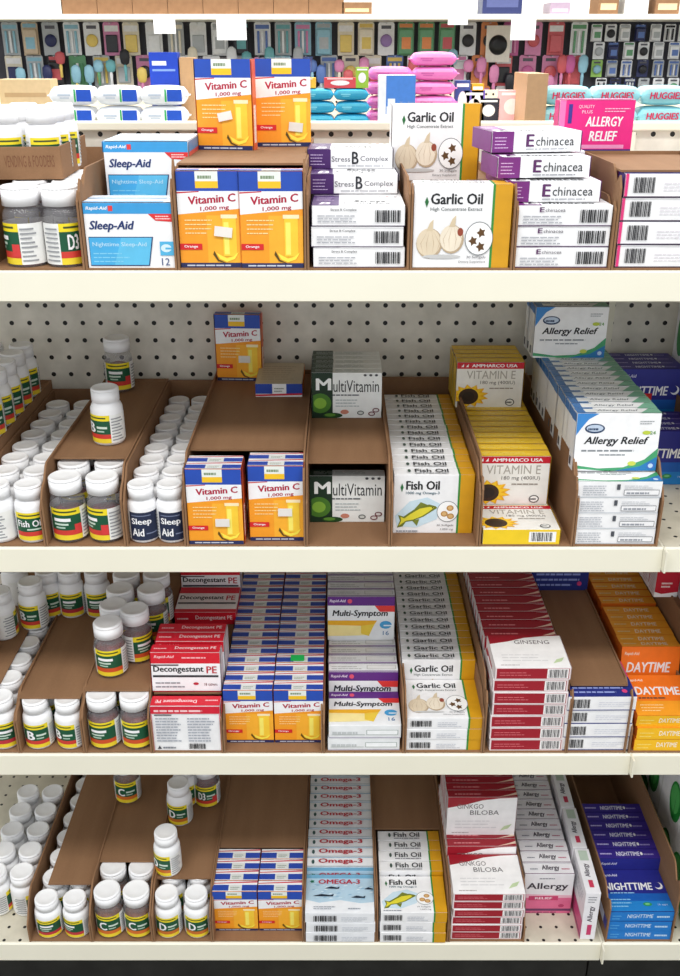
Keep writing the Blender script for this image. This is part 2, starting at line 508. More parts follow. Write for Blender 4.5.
def echin():
    b = BoxArt(.106, .082, .0225, WHITE)
    f = 'front'
    b.rect(f, 0, 0, .25, 1, (120, 44, 124)); b.rect(f, .02, .55, .22, .9, (150, 90, 160)); b.lines(f, .04, .6, .2, .85, 4, (225, 200, 230), 5, .3)
    b.rect(f, .08, .08, .24, .3, (250, 250, 252)); b.text(f, 'E', .12, .10, .23, .28, (60, 20, 70), .03, .2)
    b.text(f, 'chinacea', .27, .11, .83, .24, (40, 44, 50), .02, .1)
    for q in range(3): b.ell(f, .74 + q * .09, .85, .02, .022, [(60, 90, 60), (110, 60, 110), (60, 60, 80)][q])
    b.lines(f, .3, .4, .9, .75, 4, (205, 208, 214), 6, .3)
    f = 'top'
    b.rect(f, 0, 0, .22, 1, (120, 44, 124)); b.lines(f, .03, .2, .2, .8, 3, (215, 185, 220), 5, .25)
    b.text(f, 'E', .37, .28, .48, .85, (90, 40, 96), .03); b.text(f, 'chinacea', .49, .32, .92, .74, (40, 44, 50), .0); b.lines(f, .38, .12, .85, .2, 1, GREY, 2, .6)
    f = 'bot'
    b.rect(f, 0, .0, 1, .05, (80, 50, 90))
    b.text(f, 'E', .23, .68, .28, .92, (90, 40, 96), .02); b.text(f, 'chinacea', .29, .7, .5, .86, (70, 60, 80), .0)
    b.lines(f, .06, .15, .58, .6, 3, (170, 172, 180), 7, .35); b.barcode(f, .66, .18, .95, .8)
    b.rect('left', 0, 0, 1, 1, (130, 52, 134)); b.lines('left', .1, .1, .9, .9, 8, (180, 120, 185), 6, .3)
    return b.build('echinacea_box')


def allergy_pink():
    b = BoxArt(.096, .092, .0252, WHITE)
    f = 'front'
    b.rect(f, 0, 0, 1, .36, (42, 46, 122)); b.rect(f, 0, .36, 1, 1, (230, 38, 132)); b.rect(f, 0, .36, .08, 1, (240, 120, 180)); b.rect(f, 0, .37, .9, .42, (236, 150, 196))
    b.text(f, 'ALLERGY', .36, .66, .86, .79, WHITE, .03, .15); b.text(f, 'RELIEF', .42, .47, .80, .60, WHITE, .03, .15)
    b.text(f, 'QUALITY', .25, .89, .46, .94, (250, 200, 225), .01); b.text(f, 'PLUS', .3, .83, .44, .87, (250, 200, 225), .01)
    b.rect(f, .12, .70, .17, .95, (60, 50, 140)); b.lines(f, .6, .85, .96, .92, 2, (250, 190, 220), 4, .35)
    b.lines(f, .48, .1, .9, .3, 4, (190, 195, 230), 4, .35); b.ell(f, .80, .18, .035, .03, (236, 80, 140))
    b.rect('left', 0, 0, 1, 1, (222, 50, 130)); b.rect('left', 0, 0, 1, .3, (60, 46, 122))
    b.rect('top', 0, 0, 1, 1, (238, 110, 170))
    f = 'bot'
    b.rect(f, 0, 0, 1, .05, (50, 30, 60)); b.rect(f, 0, .05, .035, 1, (230, 60, 130)); b.barcode(f, .10, .2, .34, .85); b.lines(f, .45, .3, .95, .7, 3, (220, 215, 222), 4, .3)
    return b.build('allergy_relief_box')


def allergy_navy():
    b = BoxArt(.096, .085, .023, WHITE)
    f = 'front'
    b.rect(f, 0, 0, 1, .55, (38, 50, 130)); b.rect(f, 0, .55, 1, 1, (214, 44, 128)); b.text(f, 'ALLERGY', .3, .8, .8, .92, WHITE, .03, .1); b.text(f, 'RELIEF', .35, .63, .75, .75, WHITE, .03, .1)
    b.lines(f, .1, .1, .9, .45, 3, (150, 165, 225), 4, .35); b.ell(f, .85, .15, .04, .05, (220, 70, 130))
    f = 'bot'
    b.barcode(f, .06, .18, .32, .82); b.lines(f, .45, .3, .95, .7, 3, (214, 216, 226), 4, .3); b.rect(f, 0, 0, 1, .06, (50, 60, 130))
    b.rect('left', 0, 0, 1, 1, (226, 228, 236))
    return b.build('allergy_relief_box')


def multivit():
    b = BoxArt(.100, .068, .021, (236, 238, 236))
    f = 'front'
    b.rect(f, 0, 0, .30, 1, (20, 48, 30)); b.ell(f, .12, .33, .16, .22, (70, 120, 40)); b.ell(f, .12, .33, .09, .12, (130, 176, 60)); b.rect(f, -.0, 0, .02, 1, (20, 48, 30))
    b.ell(f, .30, .06, .14, .06, (30, 70, 30)); b.ell(f, .26, .07, .08, .035, (90, 140, 50))
    b.text(f, 'M', .06, .62, .28, .88, (244, 246, 244), .03); b.text(f, 'ultiVitamin', .31, .58, .96, .84, (34, 36, 40), .0)
    b.lines(f, .3, .50, .8, .54, 1, (90, 95, 100), 4, .7); b.lines(f, .34, .26, .7, .46, 3, (170, 180, 182), 6, .3)
    b.ell(f, .47, .14, .06, .05, (200, 130, 110)); b.ell(f, .70, .12, .05, .05, (90, 96, 96)); b.ell(f, .70, .12, .035, .03, (210, 214, 210))
    for cx, cy in ((.86, .10), (.92, .18)): b.ell(f, cx, cy, .05, .05, (110, 50, 60)); b.ell(f, cx, cy, .035, .03, (220, 216, 214))
    for q in range(3): b.ell(f, .76 + q * .08, .95, .022, .025, (70, 70, 76))
    b.rect('top', 0, 0, .3, 1, (34, 60, 44)); b.lines('top', .05, .2, .95, .8, 3, (180, 190, 184), 8, .3)
    b.rect('left', 0, 0, 1, 1, (24, 50, 34))
    return b.build('multivitamin_box')


def vite():
    b = BoxArt(.099, .070, .021, (240, 238, 232))
    f = 'front'
    b.rect(f, 0, .86, 1, 1, (196, 24, 44)); b.text(f, 'AMPHARCO USA', .22, .895, .9, .965, WHITE, .03)
    b.poly(f, [(.06, .90), (.10, .97), (.10, .90)], WHITE); b.poly(f, [(.13, .90), (.17, .97), (.17, .90)], WHITE)
    b.text(f, 'VITAMIN E', .15, .64, .88, .82, (176, 170, 160), -.005); b.text(f, '180 mg (400IU)', .36, .50, .88, .60, (110, 104, 100), .0)
    for k, (cc, rr, inn) in enumerate((((240, 176, 20), (.30), .72), ((250, 204, 40), (.27), .6))):
        b.star(f, .20, .26, rr, rr * 1.3 if rr * 1.3 < .26 else .26, inn, 13, cc)
    b.ell(f, .19, .25, .15, .18, (56, 36, 22)); b.ell(f, .19, .25, .09, .11, (38, 24, 16))
    b.ell(f, .82, .12, .07, .08, (70, 70, 70)); b.ell(f, .82, .12, .055, .062, (240, 240, 236)); b.lines(f, .77, .10, .87, .15, 1, (70, 70, 70), 3, .7)
    b.lines(f, .5, .42, .9, .46, 1, (150, 140, 130), 5, .6)
    t = 'top'
    b.rect(t, 0, 0, 1, 1, (238, 196, 44)); b.lines(t, .1, .3, .9, .8, 2, (250, 225, 120), 7, .3); b.rect(t, 0, .9, 1, 1, (190, 130, 40))
    f = 'bot'
    b.rect(f, 0, 0, 1, 1, (242, 206, 40)); b.rect(f, .60, .15, .95, .85, (250, 250, 250)); b.barcode(f, .63, .2, .9, .8)
    b.rect('left', 0, 0, 1, 1, (228, 190, 60)); b.rect('right', 0, 0, 1, 1, (236, 196, 60))
    return b.build('vitamin_e_box')


def allergy_green():
    b = BoxArt(.106, .076, .0215, WHITE)
    f = 'front'
    b.poly(f, [(0, 1), (0, .62), (.06, .75), (.14, .9), (.26, 1)], (58, 134, 206))
    b.ell(f, .22, .74, .12, .085, (36, 60, 96)); b.ell(f, .22, .745, .10, .06, (190, 205, 225)); b.lines(f, .14, .71, .30, .77, 1, (36, 60, 96), 4, .6)
    b.text(f, 'Allergy Relief', .10, .43, .88, .60, (26, 30, 36), .03, .25)
    b.lines(f, .08, .34, .9, .38, 1, (130, 136, 142), 4, .7); b.lines(f, .3, .27, .65, .30, 1, (130, 136, 142), 5, .7)
    b.poly(f, [(0, .10), (.3, .04), (.6, .06), (.85, .2), (1, .40), (1, 0), (0, 0)], (70, 160, 110)); b.poly(f, [(0, 0), (0, .04), (.35, .0)], (240, 244, 246))
    b.poly(f, [(.5, 0), (.8, .08), (1, .25), (1, 0)], (38, 120, 180)); b.ell(f, .93, .09, .05, .065, (60, 110, 190)); b.ell(f, .93, .09, .03, .04, (190, 214, 236))
    b.ell(f, .84, .67, .05, .035, (190, 206, 70)); b.text(f, '24', .88, .64, .95, .70, (90, 150, 60), .01); b.ell(f, .70, .13, .05, .04, (205, 214, 90)); b.lines(f, .75, .82, .93, .90, 2, (150, 155, 160), 3, .35)
    t = 'top'
    b.rect(t, 0, 0, .22, 1, (70, 120, 180)); b.rect(t, .1, .15, .95, .85, (240, 242, 244)); b.text(t, 'Allergy Relief', .25, .3, .75, .7, (90, 96, 110), .01, .25)
    b.poly(t, [(.75, 0), (1, 0), (1, 1), (.9, 1)], (120, 176, 150))
    f = 'bot'
    b.rect(f, 0, 0, 1, .05, (190, 196, 204)); b.lines(f, .06, .15, .42, .85, 5, (180, 184, 192), 7, .35); b.rect(f, .46, .5, .50, .85, (80, 84, 92))
    b.rect(f, .55, .15, .97, .5, (90, 94, 104)); b.rect(f, .555, .18, .965, .47, WHITE); b.lines(f, .58, .22, .93, .42, 1, (150, 154, 164), 3, .6); b.lines(f, .55, .6, .95, .85, 2, (190, 194, 200), 9, .3)
    b.rect('left', 0, 0, 1, 1, (238, 240, 244)); b.rect('left', 0, .85, 1, 1, (58, 120, 190)); b.rect('left', .1, .05, .5, .2, (50, 54, 70))
    return b.build('allergy_relief_box')


def night(name='nighttime_box'):
    b = BoxArt(.102, .084, .0195, (52, 40, 130))
    f = 'front'
    b.rect(f, 0, 0, 1, 1, (40, 44, 138)); b.rect(f, 0, 0, 1, .42, (26, 96, 186)); b.rect(f, 0, 0, 1, .24, (34, 130, 206))
    b.text(f, 'Rapid-Aid', .05, .82, .30, .90, (220, 220, 240), .02, .15)
    b.text(f, 'NIGHTTIME', .03, .50, .80, .68, WHITE, .03, .12); b.ell(f, .90, .60, .065, .085, WHITE); b.ell(f, .88, .62, .055, .07, (40, 44, 138))
    b.lines(f, .1, .42, .6, .46, 1, (150, 200, 240), 4, .6); b.ell(f, .62, .16, .07, .045, (50, 150, 90)); b.ell(f, .62, .165, .04, .02, (120, 200, 140))
    b.lines(f, .05, .10, .4, .34, 3, (140, 200, 236), 4, .3); b.text(f, '16 caps', .78, .12, .93, .17, (210, 225, 245), .0)
    t = 'top'
    b.rect(t, 0, 0, 1, 1, (56, 40, 140)); b.text(t, 'NIGHTTIME', .30, .25, .68, .72, (235, 235, 250), .02, .1); b.lines(t, .04, .4, .24, .65, 1, (190, 180, 230), 6, .6); b.lines(t, .74, .35, .95, .6, 1, (150, 140, 200), 8, .6); b.ell(t, .71, .5, .02, .18, WHITE)
    f = 'bot'
    b.rect(f, 0, 0, 1, 1, (30, 122, 204)); b.text(f, 'NIGHTTIME', .28, .32, .68, .72, (214, 234, 250), .01, .1); b.lines(f, .74, .35, .95, .65, 1, (190, 220, 245), 6, .6); b.lines(f, .05, .2, .2, .8, 2, (90, 170, 226), 4, .3)
    b.rect('left', 0, 0, 1, 1, (220, 224, 240)); b.rect('left', 0, .0, 1, .2, (50, 50, 140))
    return b.build(name)


def day():
    b = BoxArt(.088, .084, .0195, (240, 130, 40))
    f = 'front'
    b.rect(f, 0, 0, 1, 1, (244, 122, 34)); b.rect(f, 0, 0, 1, .35, (246, 160, 40)); b.text(f, 'DAYTIME', .1, .50, .85, .70, WHITE, .03, .12)
    b.lines(f, .12, .40, .7, .45, 1, (90, 70, 60), 4, .7); b.text(f, 'Rapid-Aid', .05, .82, .30, .90, (250, 230, 210), .02, .15); b.lines(f, .1, .1, .5, .3, 3, (255, 215, 150), 4, .3); b.ell(f, .85, .2, .05, .05, (214, 60, 40))
    t = 'top'
    b.rect(t, 0, 0, 1, 1, (248, 170, 50)); b.text(t, 'DAYTIME', .35, .25, .8, .72, (250, 240, 225), .01, .1); b.lines(t, .05, .4, .28, .6, 1, (240, 215, 160), 6, .6)
    f = 'bot'
    b.rect(f, 0, 0, 1, 1, (246, 190, 36)); b.text(f, 'DAYTIME', .36, .32, .7, .74, (252, 246, 230), .01, .1); b.lines(f, .05, .2, .3, .8, 2, (252, 222, 110), 4, .3)
    b.rect('left', 0, 0, 1, 1, (236, 120, 40))
    return b.build('daytime_box')


def decong(hh=.078):
    b = BoxArt(.098, hh, .022, WHITE)
    f = 'front'
    b.rect(f, 0, .72, 1, 1, (214, 30, 48)); b.text(f, 'Rapid-Aid', .05, .84, .34, .93, (250, 210, 215), .02, .2); b.lines(f, .45, .85, .9, .91, 1, (245, 180, 185), 3, .6)
    b.text(f, 'Decongestant', .03, .46, .76, .66, (30, 30, 34), .03); b.text(f, 'PE', .80, .47, .95, .65, (190, 40, 56), .02)
    b.rect(f, .02, .37, .97, .42, (50, 50, 56)); b.lines(f, .05, .10, .5, .3, 2, (150, 150, 156), 6, .35); b.ell(f, .64, .2, .04, .035, (190, 40, 60)); b.text(f, '18 tablets', .76, .15, .95, .22, (110, 60, 66), .0)
    b.rect(f, 0, .67, .4, .70, (60, 30, 36))
    t = 'top'
    b.rect(t, 0, 0, 1, 1, (216, 28, 50)); b.text(t, 'Decongestant PE', .34, .3, .94, .74, (252, 225, 228), .02); b.lines(t, .04, .4, .28, .65, 1, (245, 190, 195), 4, .5)
    b.rect('bot', 0, 0, 1, 1, (222, 40, 58)); b.text('bot', 'Decongestant PE', .34, .3, .94, .74, (252, 225, 228), .02); b.lines('bot', .04, .4, .28, .65, 1, (245, 190, 195), 4, .5)
    b.rect('left', 0, 0, 1, 1, (200, 30, 46)); b.rect('right', 0, 0, 1, 1, (228, 214, 214))
    f = 'back'
    b.rect(f, 0, .84, 1, 1, (214, 34, 58)); b.lines(f, .05, .88, .95, .95, 1, (250, 205, 210), 4, .6); b.rect(f, .0, 0, .015, .84, (214, 120, 130)); b.rect(f, .985, 0, 1, .84, (214, 120, 130))
    b.lines(f, .06, .22, .46, .78, 9, (165, 170, 182), 5, .4); b.lines(f, .52, .22, .94, .78, 9, (165, 170, 182), 8, .4)
    b.barcode(f, .52, .05, .76, .17); b.lines(f, .14, .06, .38, .12, 1, (120, 124, 134), 3, .6); b.poly(f, [(.06, .05), (.12, .05), (.09, .13)], (60, 60, 70)); b.rect(f, .05, .80, .3, .82, (60, 60, 70))
    return b.build('decongestant_box')


def decong_short(): return decong(.062)


def multisym():
    b = BoxArt(.103, .078, .0215, (238, 240, 242))
    f = 'front'
    b.rect(f, 0, .80, 1, 1, (96, 40, 130)); b.text(f, 'Rapid-Aid', .03, .86, .27, .94, (240, 230, 245), .02, .2); b.ell(f, .33, .90, .035, .05, (224, 80, 110))
    b.poly(f, [(.70, .80), (1, .80), (1, .66), (.78, .66)], (226, 60, 56)); b.text(f, 'Multi-Symptom', .07, .52, .90, .70, (26, 28, 34), .03, .15)
    b.poly(f, [(0, .46), (.74, .46), (.64, .2), (.6, .12), (.2, .1), (0, .1)], (250, 232, 160)); b.poly(f, [(0, .46), (.74, .46), (.65, .28), (.5, .34), (0, .36)], (240, 178, 40)); b.poly(f, [(.5, .34), (.70, .38), (.62, .10), (.5, .16)], (238, 204, 70))
    b.ell(f, .87, .36, .09, .09, (70, 160, 214)); b.rect(f, .84, .33, .97, .36, (240, 246, 250)); b.text(f, '16', .83, .12, .92, .22, (60, 120, 170), .0)
    t = 'top'
    b.rect(t, 0, 0, 1, .12, (150, 120, 170)); b.lines(t, .04, .3, .5, .8, 2, (190, 190, 190), 6, .3); b.rect(t, .55, .3, .97, .75, (200, 200, 198)); b.rect(t, .56, .34, .96, .71, (238, 238, 238))
    f = 'bot'
    b.lines(f, .05, .3, .5, .7, 1, (200, 204, 206), 3, .5); b.rect(f, .04, .25, .5, .29, (176, 186, 182)); b.rect(f, .52, .25, .96, .65, (176, 186, 182)); b.rect(f, .53, .29, .95, .61, (246, 248, 250)); b.rect(f, 0, 0, 1, .06, (176, 170, 190))
    b.rect('left', 0, 0, 1, 1, (230, 230, 234))
    return b.build('multi_symptom_box')


def red_box(name, w, h, t, word1, word2):
    b = BoxArt(w, h, t, (246, 244, 244))
    f = 'front'
    b.poly(f, [(0, 1), (0, .72), (.25, .80), (.5, .92), (.75, .97), (1, .99), (1, 1)], (156, 24, 40))
    if word2: b.text(f, word1, .14, .70, .52, .82, (110, 106, 108), .0); b.text(f, word2, .33, .54, .75, .66, (100, 96, 98), .0)
    else: b.text(f, word1, .34, .72, .82, .84, (104, 92, 96), .0)
    b.lines(f, .12, .2, .8, .45, 3, (214, 212, 214), 5, .22); b.poly(f, [(.78, .12), (.9, .18), (.95, .30), (.84, .24)], (196, 214, 170)); b.lines(f, .08, .06, .4, .09, 1, (170, 160, 160), 3, .6)
    t_ = 'top'
    b.rect(t_, 0, 0, 1, 1, (158, 26, 42)); b.lines(t_, .1, .35, .6, .65, 1, (226, 140, 146), 4, .5); b.poly(t_, [(.72, 0), (1, .35), (1, .7), (.9, .4)], (238, 210, 190))
    f = 'bot'
    b.rect(f, 0, 0, 1, 1, (236, 220, 222)); b.rect(f, .02, .08, .98, .92, (160, 30, 46)); b.rect(f, .69, .1, .97, .9, (250, 246, 246)); b.barcode(f, .71, .16, .95, .84); b.lines(f, .06, .35, .5, .75, 2, (220, 120, 128), 6, .25)
    b.rect('left', 0, 0, 1, 1, (240, 232, 232)); b.rect('left', 0, .3, .3, .9, (190, 60, 70)); b.rect('right', 0, 0, 1, 1, (226, 200, 204))
    return b.build(name)


def ginseng(): return red_box('ginseng_box', .1045, .080, .0198, 'GINSENG', None)
def ginkgo(): return red_box('ginkgo_box', .1125, .080, .0158, 'GINKGO', 'BILOBA')


def omega():
    b = BoxArt(.109, .077, .0205, (240, 242, 246))
    f = 'front'
    b.poly(f, [(0, 1), (1, 1), (1, .28), (.8, .25), (.5, .33), (.2, .26), (0, .34)], (186, 214, 232)); b.rect(f, 0, .9, 1, 1, (120, 176, 206))
    r = random.Random(4)
    for k in range(40):
        cx, cy = r.uniform(.03, .95), r.uniform(.34, .72); b.poly(f, [(cx, cy), (cx + .05, cy + .01), (cx + .07, cy + .03), (cx + .03, cy + .035)], r.choice(((226, 240, 248), (150, 192, 218), (206, 230, 242))))
    b.text(f, 'OMEGA-3', .18, .74, .80, .86, (190, 50, 70), .03)
    for cx, cy, s in ((.28, .62, .09), (.10, .42, .13), (.86, .60, .1), (.66, .38, .09)):
        b.poly(f, [(cx, cy), (cx + s, cy + .05), (cx + 2 * s, cy + .02), (cx + 2.4 * s, cy + .05), (cx + 2.3 * s, cy - .01), (cx + 1.2 * s, cy - .01)] if cx < .8 else [(cx, cy), (cx + .06, cy + .05), (.99, cy + .01), (.99, cy - .01)], (34, 44, 60))
    b.lines(f, .12, .08, .45, .18, 2, (160, 166, 176), 3, .4); b.lines(f, .62, .08, .85, .14, 1, (160, 166, 176), 3, .5); b.star(f, .09, .80, .04, .05, .5, 5, (40, 120, 90))
    t = 'top'
    b.text(t, 'Omega-3', .17, .25, .84, .85, (186, 50, 66), .03); b.ell(t, .09, .5, .022, .22, (60, 90, 90)); b.rect(t, 0, 0, 1, .06, (170, 190, 200))
    b.barcode('bot', .12, .2, .45, .8); b.lines('bot', .52, .25, .92, .75, 3, (200, 205, 214), 4, .3)
    b.rect('left', 0, 0, 1, 1, (214, 216, 224))
    return b.build('omega_box')


def allergy_rose():
    b = BoxArt(.080, .086, .023, (238, 236, 240))
    f = 'front'
    b.rect(f, 0, 0, 1, .40, (226, 110, 152)); b.poly(f, [(0, .40), (1, .40), (1, .46), (0, .50)], (240, 190, 208)); b.rect(f, 0, .06, 1, .12, (110, 60, 100)); b.lines(f, .08, .015, .9, .05, 1, (130, 60, 90), 3, .6)
    b.text(f, 'Allergy', .06, .58, .90, .78, (56, 46, 60), .02); b.rect(f, .12, .34, .72, .45, (204, 60, 110)); b.text(f, 'RELIEF', .25, .365, .6, .42, (246, 230, 236), .03); b.lines(f, .3, .88, .7, .92, 1, GREY, 3, .6)
    b.ell(f, .8, .2, .06, .04, (190, 60, 110))
    t = 'top'
    b.rect(t, 0, 0, 1, .07, (150, 130, 145)); b.text(t, 'Allergy', .36, .25, .72, .8, (70, 62, 76), .02); b.lines(t, .12, .4, .32, .6, 1, (150, 150, 160), 3, .5); b.lines(t, .76, .4, .97, .6, 1, (196, 120, 140), 3, .5)
    for f in ('left', 'right'):
        b.rect(f, 0, 0, 1, .44, (196, 70, 124)); b.rect(f, 0, 0.05, 1, .1, (110, 40, 84))
    b.rect('bot', 0, 0, 1, 1, (220, 140, 170)); b.barcode('bot', .1, .2, .4, .8)
    return b.build('allergy_relief_box')


def allergy_side():
    """the same small carton turned so that its narrow printed edge faces the aisle"""
    b = BoxArt(.0235, .100, .092, (240, 238, 242))
    f = 'front'
    b.text(f, 'Allergy', .3, .38, .75, .72, (70, 62, 76), .02, rot=True); b.rect(f, .38, .1, .68, .32, (204, 60, 110)); b.lines(f, .2, .8, .8, .95, 3, GREY, 4, .4)
    b.rect('left', 0, 0, 1, .4, (206, 80, 134)); b.rect('left', 0, .05, 1, .1, (120, 50, 90)); b.lines('left', .1, .6, .9, .9, 4, (180, 180, 190), 4, .3)
    t = 'top'
    b.text(t, 'Allergy', .25, .35, .7, .65, (70, 62, 76), .02, rot=True); b.rect(t, .35, .12, .65, .28, (204, 60, 90)); b.rect(t, .2, .72, .8, .95, (190, 205, 190))
    return b.build('allergy_relief_box')


def sunbox_grey():
    b = BoxArt(.10, .06, .02, (236, 236, 238)); return b.build('plain_box')


# ------------------------------------------------------------------ bottles
CLEAR = clear_plastic('clear_plastic', (176, 176, 180))
CAPM = mat((246, 246, 248), rough=.4, vary=.02)
BODYM = mat((245, 245, 247), rough=.28, vary=.02)


def wrap(g, r, pts, fs, col, off):
    rr = r + off
    npr = _nper.get(id(fs), 10 ** 9)
    g.add([((rr + .00003 * (i // npr)) * math.sin(u / r), -(rr + .00003 * (i // npr)) * math.cos(u / r), z) for i, (u, z) in enumerate(pts)], fs, mat(col), False)


def make_bottle(name, r, h, style, turn=0.0):
    """style: dict(clear, fill, word, word2, kind)"""
    root = empty(name)
    n = 28
    hc = h * .24; rs = r * .84
    zb = h - hc
    g = Geo()
    prof = [(r * .80, 0), (r * .95, .0012), (r, .005), (r, zb * .80), (r * .985, zb * .86), (r * .90, zb * .93), (rs * .93, zb * .97), (rs * .93, zb + .004)]
    clear = style.get('clear')
    g.lathe(prof, CLEAR if clear else BODYM, n)
    g.build('bottle_body', root)
    if clear:
        f = Geo(); rnd = random.Random(7)
        top = zb * style.get('level', .62)
        pf = [(r * .7, .002), (r * .93, .005)] + [(r * (.93 - .05 * (k % 2)), .005 + (top - .005) * k / 6) for k in range(1, 7)] + [(r * .5, top + .004), (r * .1, top + .002)]
        f.lathe(pf, mat(style['fill'], rough=.3, vary=.35, scale=140, bump=.6), n)
        f.build('gummies' if style.get('gummy', True) else 'tablets', root)
    c = Geo()
    rc = r * (.93 if clear else .86)
    c.lathe([(rc, zb), (rc, zb + hc * .82)], CAPM, 56, True, ripple=-.018)
    c.lathe([(rc * .995, zb + hc * .8), (rc * .99, zb + hc * .90), (rc * .94, h - .0008), (rc * .86, h), (rc * .80, h - .0008), (rc * .2, h - .0006)], CAPM, n)
    c.build('cap', root)
    # label
    L = Geo(); z0, z1 = zb * .08, zb * .74
    W = r * 2.4          # half arc length
    off = [0.0003]

    def strip(u0, u1, a, b, col, seg=None):
        off[0] += .00006
        seg = seg or max(1, int((u1 - u0) / (r * .12)) + 1)
        pts = []; fs = []
        for i in range(seg + 1): u = u0 + (u1 - u0) * i / seg; pts += [(u, z0 + (z1 - z0) * a), (u, z0 + (z1 - z0) * b)]
        for i in range(seg): fs.append((2 * i, 2 * i + 2, 2 * i + 3, 2 * i + 1))
        wrap(L, r, pts, fs, col, off[0])

    def txt(s, u0, u1, a, b, col, bold=.02):
        off[0] += .00006
        vs, fs = text_geo(s, bold, 0)
        wrap(L, r, [(u0 + (u1 - u0) * x, z0 + (z1 - z0) * (a + (b - a) * y)) for x, y in vs], fs, col, off[0] + .00035)
    t = turn * r
    strip(-W + t, W + t, 0, 1, (240, 240, 238))
    P = r * .95      # half width of the front panel
    if style['kind'] == 'navy':
        strip(-P + t, P * 1.4 + t, 0, 1, (34, 44, 72)); txt('Sleep', -P * .8 + t, P * .62 + t, .52, .80, WHITE, .03); txt('Aid', -P * .8 + t, P * .05 + t, .16, .44, WHITE, .03)
        strip(-P * .8 + t, P * .6 + t, .87, .90, (120, 130, 160)); strip(P * .2 + t, P * 1.1 + t, .22, .26, (120, 130, 160))
    else:
        strip(-P + t, P + t, .80, 1, (244, 222, 40)); strip(-P + t, P + t, .16, .80, (22, 84, 56)); strip(-P + t, P + t, 0, .16, (238, 210, 50))
        strip(-P * .75 + t, P * .75 + t, .88, .93, (70, 80, 40))
        strip(-P + t, P + t, .16, .32, style.get('band', (206, 60, 50)))
        wd = style.get('word')
        if wd and len(wd) <= 2: txt(wd, -P * .6 + t, -P * .0 + t, .36, .74, WHITE, .04); strip(P * .1 + t, P * .8 + t, .52, .60, (210, 226, 214)); strip(P * .1 + t, P * .6 + t, .40, .45, (180, 206, 190))
        elif wd: txt(wd, -P * .8 + t, P * .8 + t, .50, .74, WHITE, .03); strip(-P * .2 + t, P * .7 + t, .38, .43, (200, 220, 206))
        else: strip(-P * .7 + t, P * .35 + t, .60, .70, WHITE); strip(-P * .7 + t, P * .2 + t, .48, .54, (200, 220, 206)); strip(-P * .6 + t, P * .0 + t, .38, .43, (180, 206, 190))
        if style.get('fruit'): strip(P * .55 + t, P * .98 + t, .2, .5, style['fruit'])
    for k in range(8):      # small print on the side panels
        strip(P * 1.08 + t, P * (1.9 - .12 * (k % 3)) + t, .08 + k * .11, .12 + k * .11, (150, 152, 156))
        strip(-P * (1.9 - .12 * (k % 2)) + t, -P * 1.08 + t, .08 + k * .11, .12 + k * .11, (150, 152, 156))
    L.build('label', root)
    return root


ST = dict(
    gummy=dict(clear=True, fill=(132, 44, 54), kind='g', fruit=(214, 60, 60), level=.60),
    d3=dict(clear=True, fill=(132, 44, 54), word='D3', kind='g', fruit=(214, 60, 60), level=.60),
    tablets=dict(clear=True, fill=(120, 50, 44), kind='g', band=(206, 80, 40), level=.70),
    cgum=dict(clear=True, fill=(150, 84, 40), word='C', kind='g', band=(214, 110, 40), level=.6),
    white=dict(word='B', kind='g'), vitd=dict(word='D', kind='g', band=(200, 110, 40)), fishb=dict(word='Fish Oil', kind='g'),
    iron=dict(kind='g', band=(190, 50, 60)), navy=dict(kind='navy'))
_bk = {}


def bk(style, r, h, turn=0.0):
    key = (style, r, h, turn)
    if key not in _bk: _bk[key] = lambda: make_bottle('supplement_bottle', r, h, ST[style], turn)
    return _bk[key]


def bottle(style, r, h, x, y, z, label, group=None, turn=0.0, rz=0.0):
    return place(bk(style, r, h, turn), x, y, z, label, 'bottle', group, rz=rz)


# ------------------------------------------------------------------ cardboard display trays
def tray(s, u0, u1, H, depth=.385, board=None, yb=None, label='', sides=(1, 1), ys=0.0, notch=.5, bz=None, back=True, HR=None):
    """u0,u1: pixel columns of the tray's outer edges at the shelf front; board: start depth of a top panel"""
    x0, x1 = X(s, u0), X(s, u1); z = SH[s]; y0 = D + .004 + ys
    w2 = (x1 - x0) / 2 - .0004; T = .0024
    root = empty('cardboard_tray', ((x0 + x1) / 2, y0, z))
    setp(root, label, 'carton', None)
    HL = H
    prof = [(0, 0), (0, H * notch), (.008, H * (notch + .12)), (.020, H * .82), (.034, H * .97), (.040, H), (depth, H), (depth, 0)]
    for k, sx in enumerate((-1, 1)):
        if sides[k]:
            H = HR if (k and HR) else HL
            prof = [(0, 0), (0, H * notch), (.008, H * (notch + .12)), (.020, H * .82), (.034, H * .97), (.040, H), (depth, H), (depth, 0)]
            g = Geo(); a, b = sorted((sx * w2, sx * (w2 - T)))
            g.prism(prof, 'x', a, b, KRAFT); g.build('side_panel', root)
    g = Geo(); g.box(-w2 + T, w2 - T, 0.001, depth, 0, .0022, KRAFT); g.build('base_panel', root)
    if back:
        g = Geo(); g.box(-w2 + T, w2 - T, depth - T, depth, .0022, H, KRAFT); g.build('back_panel', root)
    if board is not None:
        bzz = (bz if bz is not None else H - .005)
        g = Geo(); g.box(-w2 + T, w2 - T, board, depth - T, bzz - T, bzz, KRAFT); g.build('top_panel', root)
    return root


# ------------------------------------------------------------------ setting
def struct(name, g, loc=(0, 0, 0)):
    o = g.build(name); o.location = loc; return setp(o, None, None, None, 'structure')


FLOORM = mat((120, 116, 108), rough=.35, vary=.12, scale=14)
g = Geo(); g.box(-6, 6, -3, 6.2, -.05, 0, FLOORM); struct('floor', g)
g = Geo(); g.box(-6, 6, 5.9, 6.0, 0, 3.6, mat((236, 238, 232), rough=.6, vary=.02)); struct('wall_back', g)

